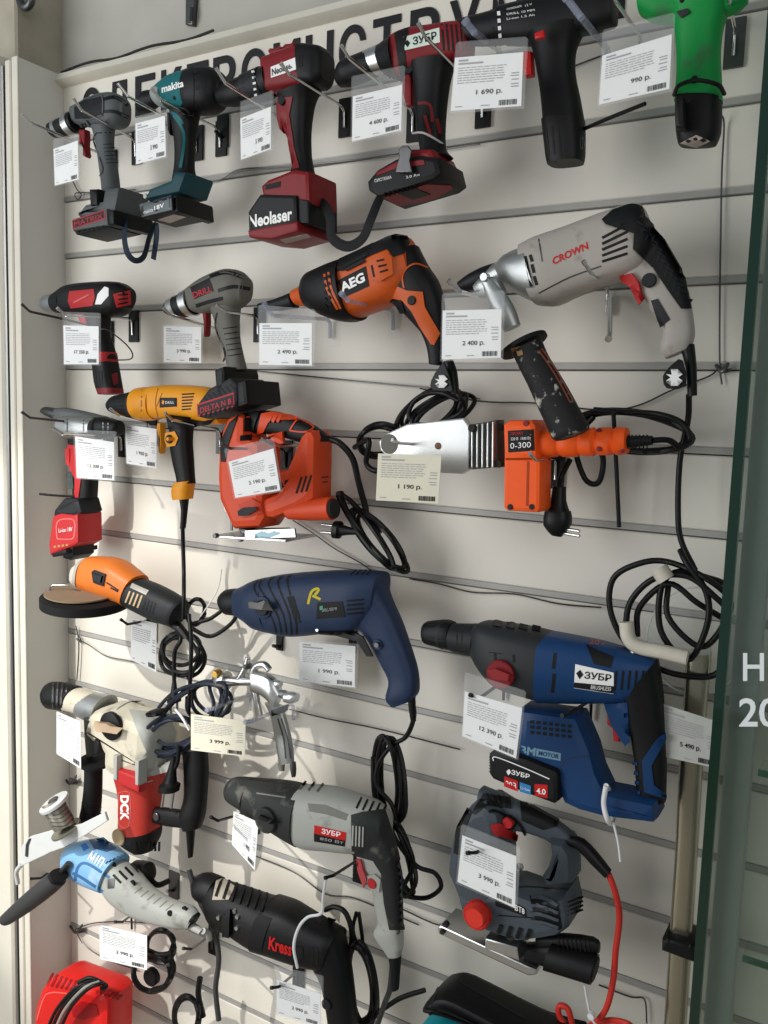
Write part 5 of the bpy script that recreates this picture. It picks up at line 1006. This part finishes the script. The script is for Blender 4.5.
T.strips('handle_slot', [[(200+k*24, 100+k*4), (205+k*24, 145+k*5)] for k in range(5)], 7, mInk, .002)
T.knob('louvre_panel', 460, 600, 10, .001, mJGrey)
view(*S8)
T.patch('front_panel', [(112, 215), (118, 160), (140, 120), (150, 130), (132, 180), (126, 220)], mBlack, .001); 
T.knob('button_ring', 228, 150, 15, .004, mBlack); T.knob('red_button', 228, 149, 11, .007, mBrightRed); T.patch('trigger', [(188, 156), (205, 152), (247, 178), (245, 190), (196, 176)], mBrightRed, .004)
T.strips('lip', [[(185, 130), (200, 128), (245, 150), (262, 178)]], 5, mBlack, .002); T.knob('speed_dial', 165, 340, 27, .012, M('dial_rim', 'c92a20', .45), lab='red ribbed dial'); T.knob('dial_centre', 165, 340, 20, .014, M('dial_red', 'd8382a', .45), flat=.3)
T.strips('louvre', [[(274, 308+k*16), (300, 311+k*16), (330, 324+k*15)] for k in range(4)], 6, mJGrey, .004); T.patch('grille_panel', [(270, 304), (330, 320), (340, 378), (284, 360)], mBlack, .0008)
T.strips('rear_vent', [[(350, 318+k*9), (382, 306+k*9)] for k in range(4)], 4, mInk); T.patch('name_plate', [(196, 298), (262, 330), (264, 348), (200, 325)], mInk, .001); T.text('ВТ8', (240, 334), (260, 343), (240, 322), mWhite, .0016, bold=.02)
T.strips('side_line', [[(245, 290), (262, 285), (350, 290)], [(205, 345), (300, 352)]], 2.5, mBlack); T.knob('screw', 250, 244, 7, .001, mSteel); T.strips('lower_rib', [[(212+k*20, 365+k*3), (205+k*20, 385+k*3)] for k in range(4)], 8, mBlack, .003)
T.slab('bracket', [(180, 372), (262, 392), (266, 440), (178, 408)], .03, mSteel, dd=.02, bev=.002); T.knob('bracket_hole', 198, 384, 8, .001, mDark); T.knob('bracket_hole', 230, 390, 8, .001, mDark)
T.slab('base_plate', [(78, 372), (84, 366), (268, 452), (285, 458), (284, 470), (268, 472), (80, 384)], .05, mSteel, bev=.002, dd=-.01, front=True); T.knob('plate_screw', 97, 363, 6, .006, mDark); T.knob('plate_screw', 90, 378, 5, .004, mDark)
T.loft('dust_nozzle', [(262, 400, 262, 440), (300, 395, 300, 452), (340, 390, 330, 465)], mBlack, .8, n=3); T.loft('nozzle_pipe', [(318, 398, 302, 462), (360, 408, 345, 475), (412, 424, 400, 492)], mBlack, n=2, k=2, dd=.01); T.loft('nozzle_mouth', [(410, 428, 398, 490), (414, 432, 404, 486)], mInk, n=2, k=1, dd=.01)
T.loft('motor_end', [(285, 385, 290, 420), (340, 380, 340, 425), (400, 388, 405, 425), (416, 400, 416, 425)], mBlack, .8, n=3, k=2); T.strips('pipe_rib', [[(330+k*9, 392), (332+k*9, 422)] for k in range(8)], 3, mInk, .001)
T.loft('cord_guard', [(350, 200, 358, 176), (372, 210, 384, 184), (400, 240, 412, 212), (428, 268, 442, 250)], mCable, n=2, k=2, dd=.01)
mRC = M('red_cord', 'c8342a', .45)
T.wire('power_cord', [(435, 258, .11), (450, 300, .11), (458, 350, .10), (450, 420, .10), (445, 480, .10), (430, 540, .10), (400, 580, .10)], .0038, mRC, lab='red power cord'); T.wire('power_cord', [(370, 600, .09), (335, 560, .09), (332, 535, .09), (350, 540, .09), (360, 575, .09)], .0038, mRC, lab='red power cord')
T.coil(440, 590, 50, 26, 0, 2, .1, .0038, mRC, seed=61, jit=.06); T.wire('cable_tie', [(385, 490, .10), (392, 530, .10), (400, 560, .11), (410, 575, .11)], .0014, mTie); T.knob('tie_head', 400, 553, 7, .005, mTie, d=.11)
# 24 teal tool
T = Tool('power_tool', 'teal and black power tool cut off by the bottom edge', 'power tool', (150, 560), .10, 'tools hanging on the slat wall')
mTl = M('bright_teal', '0f8f9a', .4, 0, .08, .1)
T.slab('housing', [(28, 600), (32, 555), (52, 520), (80, 505), (130, 520), (250, 565), (330, 600), (330, 700), (28, 700)], .09, mTl, bev=.02, sm=2)
T.slab('black_cover', [(48, 530), (70, 485), (92, 466), (128, 470), (230, 528), (320, 575), (400, 610), (400, 640), (300, 620), (180, 572), (110, 545), (80, 540)], .075, mBlack, bev=.014, dd=.012, sm=2)
T.strips('cover_rib', [[(80, 495), (66, 530)], [(120, 480), (190, 520), (260, 560)]], 4, mChar, .001)
# 25 red charger
view(*Q1)
T = Tool('battery_charger', 'bright red battery charger with its cord wound around it in the bottom corner', 'charger', (250, 740), .09)
mCh = M('charger_red', 'd3201c', .35, 0, .06, .1, 40)
T.slab('case', [(98, 900), (106, 770), (126, 705), (160, 666), (182, 660), (325, 716), (344, 740), (340, 900)], .065, mCh, bev=.012, front=True)
T.strips('cooling_fin', [[(150+k*15, 690+k*3), (170+k*15, 650+k*5)] for k in range(8)] + [[(320+k*13, 715+k*5), (340+k*13, 700+k*5)] for k in range(5)], 7, M('fin_dark_red', '8a0f12', .5), .0012)
T.strips('front_ridge', [[(118, 800), (140, 730), (165, 712), (215, 715)]], 4, M('ridge_red', 'e8655c', .4)); T.patch('battery_well', [(230, 765), (262, 740), (310, 752), (318, 785), (270, 800), (235, 790)], M('well_red', 'a80f18', .4), .001)
for k in range(4): T.wire('power_cord', [(150+k*14, 830, .155), (185+k*14, 760, .158), (240+k*14, 700, .158), (290+k*14, 672+k*3, .14)], .0032, mCable if k != 2 else M('pale_cord', '8d8780', .5))
T.wire('power_cord', [(250, 680, .15), (290, 665, .14), (340, 690, .13), (320, 700, .14)], .0035, mCable)
# 26 aluminium tube with price card and clip
view(*S5)
T = Tool('metal_tube', 'tall metal tube leaning upright on the wall near the glass', 'tube', (625, 300), .06)
mTube = M('brass_aluminium', 'aca692', .25, .9, .1, .1, 8)
T.loft('tube', [(598, 215, 652, 215), (590, 330, 642, 330), (580, 480, 632, 480), (575, 600, 625, 600), (548, 1000, 600, 1000), (535, 1150, 590, 1150)], mTube, .7, n=3.2, k=1)
T.loft('tube_cap', [(610, 200, 648, 200), (602, 216, 652, 216)], mk_clear('clear_cap', 'cfd2cc', .5), .8, n=3, k=1, hit=False)
view(*S8)
T.slab('clip', [(550, 366), (575, 362), (632, 382), (630, 436), (600, 425), (548, 405)], .05, mBlack, bev=.004); T.strips('clip_rib', [[(560, 375), (558, 402)], [(600, 415), (622, 388)], [(608, 422), (630, 396)]], 5, mInk, .002)
view(*S5)
T = Tool('plastic_disc', 'large clear plastic disc hanging behind the taped cable bundle', 'disc', (620, 190), .045)
T.knob('disc', 620, 190, 105, .002, mk_clear('clear_disc', 'dfe4e4', .16), seg=48, d=.045, flat=.0, bev=.5); T.wire('disc_rim', [(620+105*math.cos(a*.3927), 190+112*math.sin(a*.3927), .046) for a in range(16)], .0012, mk_clear('clear_rim', 'e8eeee', .5), closed=True)

# ================================================================== hooks
def hook(label, vw, tip, bend, base, d, mat=None, plate=True, mp=None, r=.0021):
    """steel display hook: plate in the groove, straight wire, bent up tip"""
    view(*vw); mat = mat or mChrome; T = Tool('display_hook', label, 'hook', base or bend, .004, 'wire hooks in the slat wall')
    Bd = W(bend[0], bend[1], d)
    Bs = W(base[0], base[1], .006) if base else Vector((Bd.x, -.006, Bd.z-.012))
    Bs = Vector((Bs.x, -.006, Bs.z)); Tp = W(tip[0], tip[1], d+.012)
    low = Bs - Vector((0, 0, .028)); el = Bs + (Bd-Bs).normalized()*.01
    T.add(meshobj('wire', *g_tube([low, Bs+Vector((0, -.001, -.006)), el, Bd], r, 8, 1), mat, T.root, 50))
    T.add(meshobj('bent_tip', *g_tube([Bd, Tp], r, 8, 1), mat, T.root, 50)); T.add(meshobj('tip_ball', *g_tube([Tp-(Tp-Bd).normalized()*.002, Tp+(Tp-Bd).normalized()*.002], r*1.25, 8, 1), mat, T.root, 50))
    if plate: T.add(meshobj('plate', *g_box(Bs.x-.011, Bs.x+.011, -.0045, -.001, Bs.z-.040, Bs.z+.014), mp or mBlack, T.root, 0))
mClearP = mk_clear('clear_hook_plastic', 'aab0c4', .4, .1)
for a in (
 ('steel hook left of the grey drill in the top left corner', R1, (68, 340), (92, 362), None, .165),
 ('steel hook across the body of the top left grey drill', R1, (220, 295), (240, 325), (400, 412), .17),
 ('steel hook between the grey drill and the teal impact driver', R1, (350, 250), (378, 285), None, .15),
 ('steel hook in front of the teal impact driver', R1, (452, 265), (475, 295), (650, 382), .16),
 ('steel hook right of the teal impact driver', R1, (640, 205), (665, 245), None, .17),
 ('steel hook across the dark red drill with block battery', R2, (182, 190), (205, 220), (368, 318), .16),
 ('steel hook at the chuck of the dark red drill with the strap', R2, (360, 138), (380, 170), None, .17),
 ('steel hook across the pale label of the dark red drill', R2, (588, 73), (605, 108), None, .17),
 ('clear plastic hook holding the 1 690 price card', R3, (60, 50), (80, 76), (140, 118), .17, mClearP, False, None, .004),
 ('clear plastic hook left of the 990 price card', R3, (296, -5), (330, 40), (395, 118), .17, mClearP, False, None, .004),
 ('steel hook above the 990 price card', R3, (400, -20), (412, 5), (470, 85), .17, None, False),
 ('steel hook on a grey plate right of the green drill', R3, (668, -25), (678, 5), (691, 70), .12, None, True, mSteelD),
 ('dark hook left of the compact red drill', R4, (8, 192), (28, 211), None, .165, mSteelD),
 ('steel hook below the compact red drill', R4, (112, 203), (135, 222), (332, 232), .17),
 ('steel hook at the chuck of the second row grey drill', R4, (426, 203), (445, 222), None, .14),
 ('steel hook below the second row grey drill', R4, (583, 195), (610, 212), (704, 225), .13),
 ('dark hook left of the riveting tool', R4, (8, 510), (30, 525), None, .165, mSteelD),
 ('bright steel hook around the riveting tool', R4, (98, 555), (125, 572), (300, 575), .17, None, True, None, .0028),
 ('steel hook under the chuck of the yellow orange drill', R4, (268, 500), (292, 518), (385, 540), .14),
 ('steel hook right of the yellow orange drill', R4, (430, 512), (450, 532), (592, 560), .15, None, True, mSteelD),
 ('dark hook across the front of the orange jigsaw', S2, (75, 182), (98, 195), (285, 198), .165, mSteelD),
 ('steel hook across the back of the orange jigsaw', S2, (205, 165), (240, 184), (400, 186), .16),
 ('clear plastic hook at the nose of the orange screwdriver', R5, (78, 300), (104, 338), (290, 350), .17, mClearP, True, MATS['clear_film'], .003),
 ('clear plastic hook across the orange screwdriver', R5, (325, 268), (345, 290), (492, 320), .17, mClearP, True, MATS['clear_film'], .003),
 ('bent steel hook at the chuck of the silver impact drill', R6, (66, 224), (88, 246), (160, 262), .18, None, False, None, .003),
 ('steel hook under the body of the silver impact drill', R6, (362, 182), (378, 206), (415, 240), .17, None, False),
 ('long steel hook hanging down below the silver impact drill', R6, (416, 350), (418, 340), (420, 250), .05, None, False, None, .0035),
 ('short steel hook under the pipe welder handle', S3, (385, 180), (396, 192), (440, 188), .16),
 ('steel hook through the plate of the pipe welder', S3, (92, 150), (106, 156), (192, 162), .15, None, False),
 ('black hook left of the blank price card under the grinder', U3, (262, 85), (288, 104), (385, 86), .10, mBlack),
 ('black hook at the red knob of the blue rotary hammer', S5, (148, 303), (165, 310), (218, 272), .19, mBlack, False),
 ('black hook with pale tip under the blue rotary hammer', S5, (340, 345), (352, 342), (400, 312), .18, mBlack, False),
 ('black hook left of the grey hammer drill', S7, (86, 486), (104, 496), (200, 468), .18, mBlack),
 ('black hook with white thread under the grey hammer drill', S7, (400, 652), (420, 646), (490, 602), .19, mBlack),
 ('clear plastic hook holding the cream card at the spray gun', S7, (75, 192), (90, 188), (195, 148), .16, mClearP, False, None, .003),
 ('clear plastic hook in front of the spray gun', S7, (180, 225), (200, 222), (312, 172), .17, mClearP, False, None, .003),
 ('black hook below the black corded drill', Q2, (230, 441), (252, 438), (312, 388), .20, mBlack),
 ('thin black hook behind the polisher side handle', Q1, (100, 348), (130, 346), (172, 318), .10, mBlack),
 ('short hook under the light blue polisher', Q1, (370, 486), (392, 486), (422, 464), .10, mSteelD, False),
 ('steel hook right of the polisher handle end', Q1, (588, 571), (612, 573), (680, 525), .15, mSteelD),
 ('black hook on the front of the dark grey jigsaw', S8, (142, 215), (160, 214), (205, 176), .20, mBlack, False),
): hook(*a)
# plates whose wires are hidden by the tools
def plate(label, vw, x, y, mat, w=.011, h=.05):
    view(*vw); T = Tool('hook_plate', label, 'hook plate', (x, y), .004, 'hook plates seen without their wires'); c = W(x, y, 0)
    T.add(meshobj('plate', *g_box(c.x-w, c.x+w, -.005, -.001, c.z-h/2, c.z+h/2), mat, T.root, 0)); T.add(meshobj('socket', *g_tube([c+Vector((0, -.005, -.01)), c+Vector((0, -.02, -.004))], .003, 8, 1), mat, T.root, 40))
plate('black hook plate under the chuck of the navy drill', S4, 259, 322, mBlack, .006, .03); plate('black hook plate above the trigger of the navy drill', S4, 492, 325, mBlack, .006, .035)
plate('grey hook plate right of the polisher', Q1, 560, 365, mSteelD); plate('black hook plate behind the block battery drill', R2, 12, 390, mBlack)

# ================================================================== thin security cables along the wall
def cable(label, vw, pts, r=.0011, mat=None):
    view(*vw); a = pts[0]; o = tube('security_cable', [p if len(p) == 3 else p+(.006,) for p in pts], r, mat or mSteelD, None, 6, 5); tag(o, label, 'cable', 'thin steel cables along the wall')
cable('thin steel cable hanging beside the battery of the green drill', R3, [(655, 265, .02), (665, 290), (660, 400), (657, 560), (655, 700), (655, 850), (660, 900)])
cable('thin steel cable from the right edge past the star tags', R6, [(665, 405), (640, 432), (560, 462), (480, 498), (400, 508), (250, 492), (130, 488), (0, 460)])
cable('thin steel cable below the orange screwdriver', R5, [(20, 512), (150, 525), (300, 540), (500, 560), (650, 575), (768, 605)])
cable('thin steel cable behind the block battery drill', R2, [(-90, 545), (0, 530), (60, 500), (200, 492), (420, 470), (600, 450), (768, 425)])
cable('looped steel cable in the second groove at the left', R1, [(215, 535), (228, 560), (240, 575), (230, 590), (225, 570), (300, 570), (400, 560)])
cable('thin steel cable below the orange jigsaw', S2, [(310, 435), (380, 480), (450, 530), (540, 580), (620, 640)])
cable('thin steel cable in the groove above the blue rotary hammer', S5, [(20, 60), (80, 70), (150, 88), (240, 92), (330, 112), (420, 120)])
cable('thin steel cable below the grinder price card', U3, [(80, 150), (90, 180), (70, 165), (120, 190), (200, 240), (320, 265), (440, 310), (640, 360)])
cable('thin steel cable hanging down at the left corner', U3, [(68, 110), (80, 180), (78, 260), (72, 340)])
cable('thin steel cable beside the polisher price card', Q1, [(240, 510), (300, 490), (400, 485), (470, 490)]); cable('thin steel cable below the polisher price card', Q1, [(240, 510), (270, 560), (340, 605), (440, 640)])
cable('thin steel cable above the black corded drill', Q2, [(180, 20), (300, 70), (400, 140), (480, 150), (560, 180), (700, 240)])
cable('thin steel cable under the cream spray gun card', S7, [(300, 190), (400, 215), (550, 245), (768, 300)]); cable('thin steel cable beside the grey jigsaw', S8, [(0, 330), (80, 365), (100, 350)])
cable('thin steel cable below the grey jigsaw nozzle', S8, [(415, 490), (480, 515), (510, 520), (515, 570)]); cable('thin steel cable behind the 1 690 card', R3, [(300, 160), (380, 130), (400, 125)])
view(0, 0, 1)
for lab, x, y in (('twisted cable knot in the groove below the green drill cable', 722, 368), ('twisted cable knot at the lower left groove', 76, 929), ('twisted cable knot left of the white and red hammer', 70, 780)):
    o = tube('cable_knot', [(x-6, y-3, .005), (x, y+4, .012), (x+6, y-4, .01), (x+2, y+3, .006), (x+9, y+2, .006)], .0022, mSteelD, None, 6, 5); tag(o, lab, 'cable knot', 'twisted cable knots')
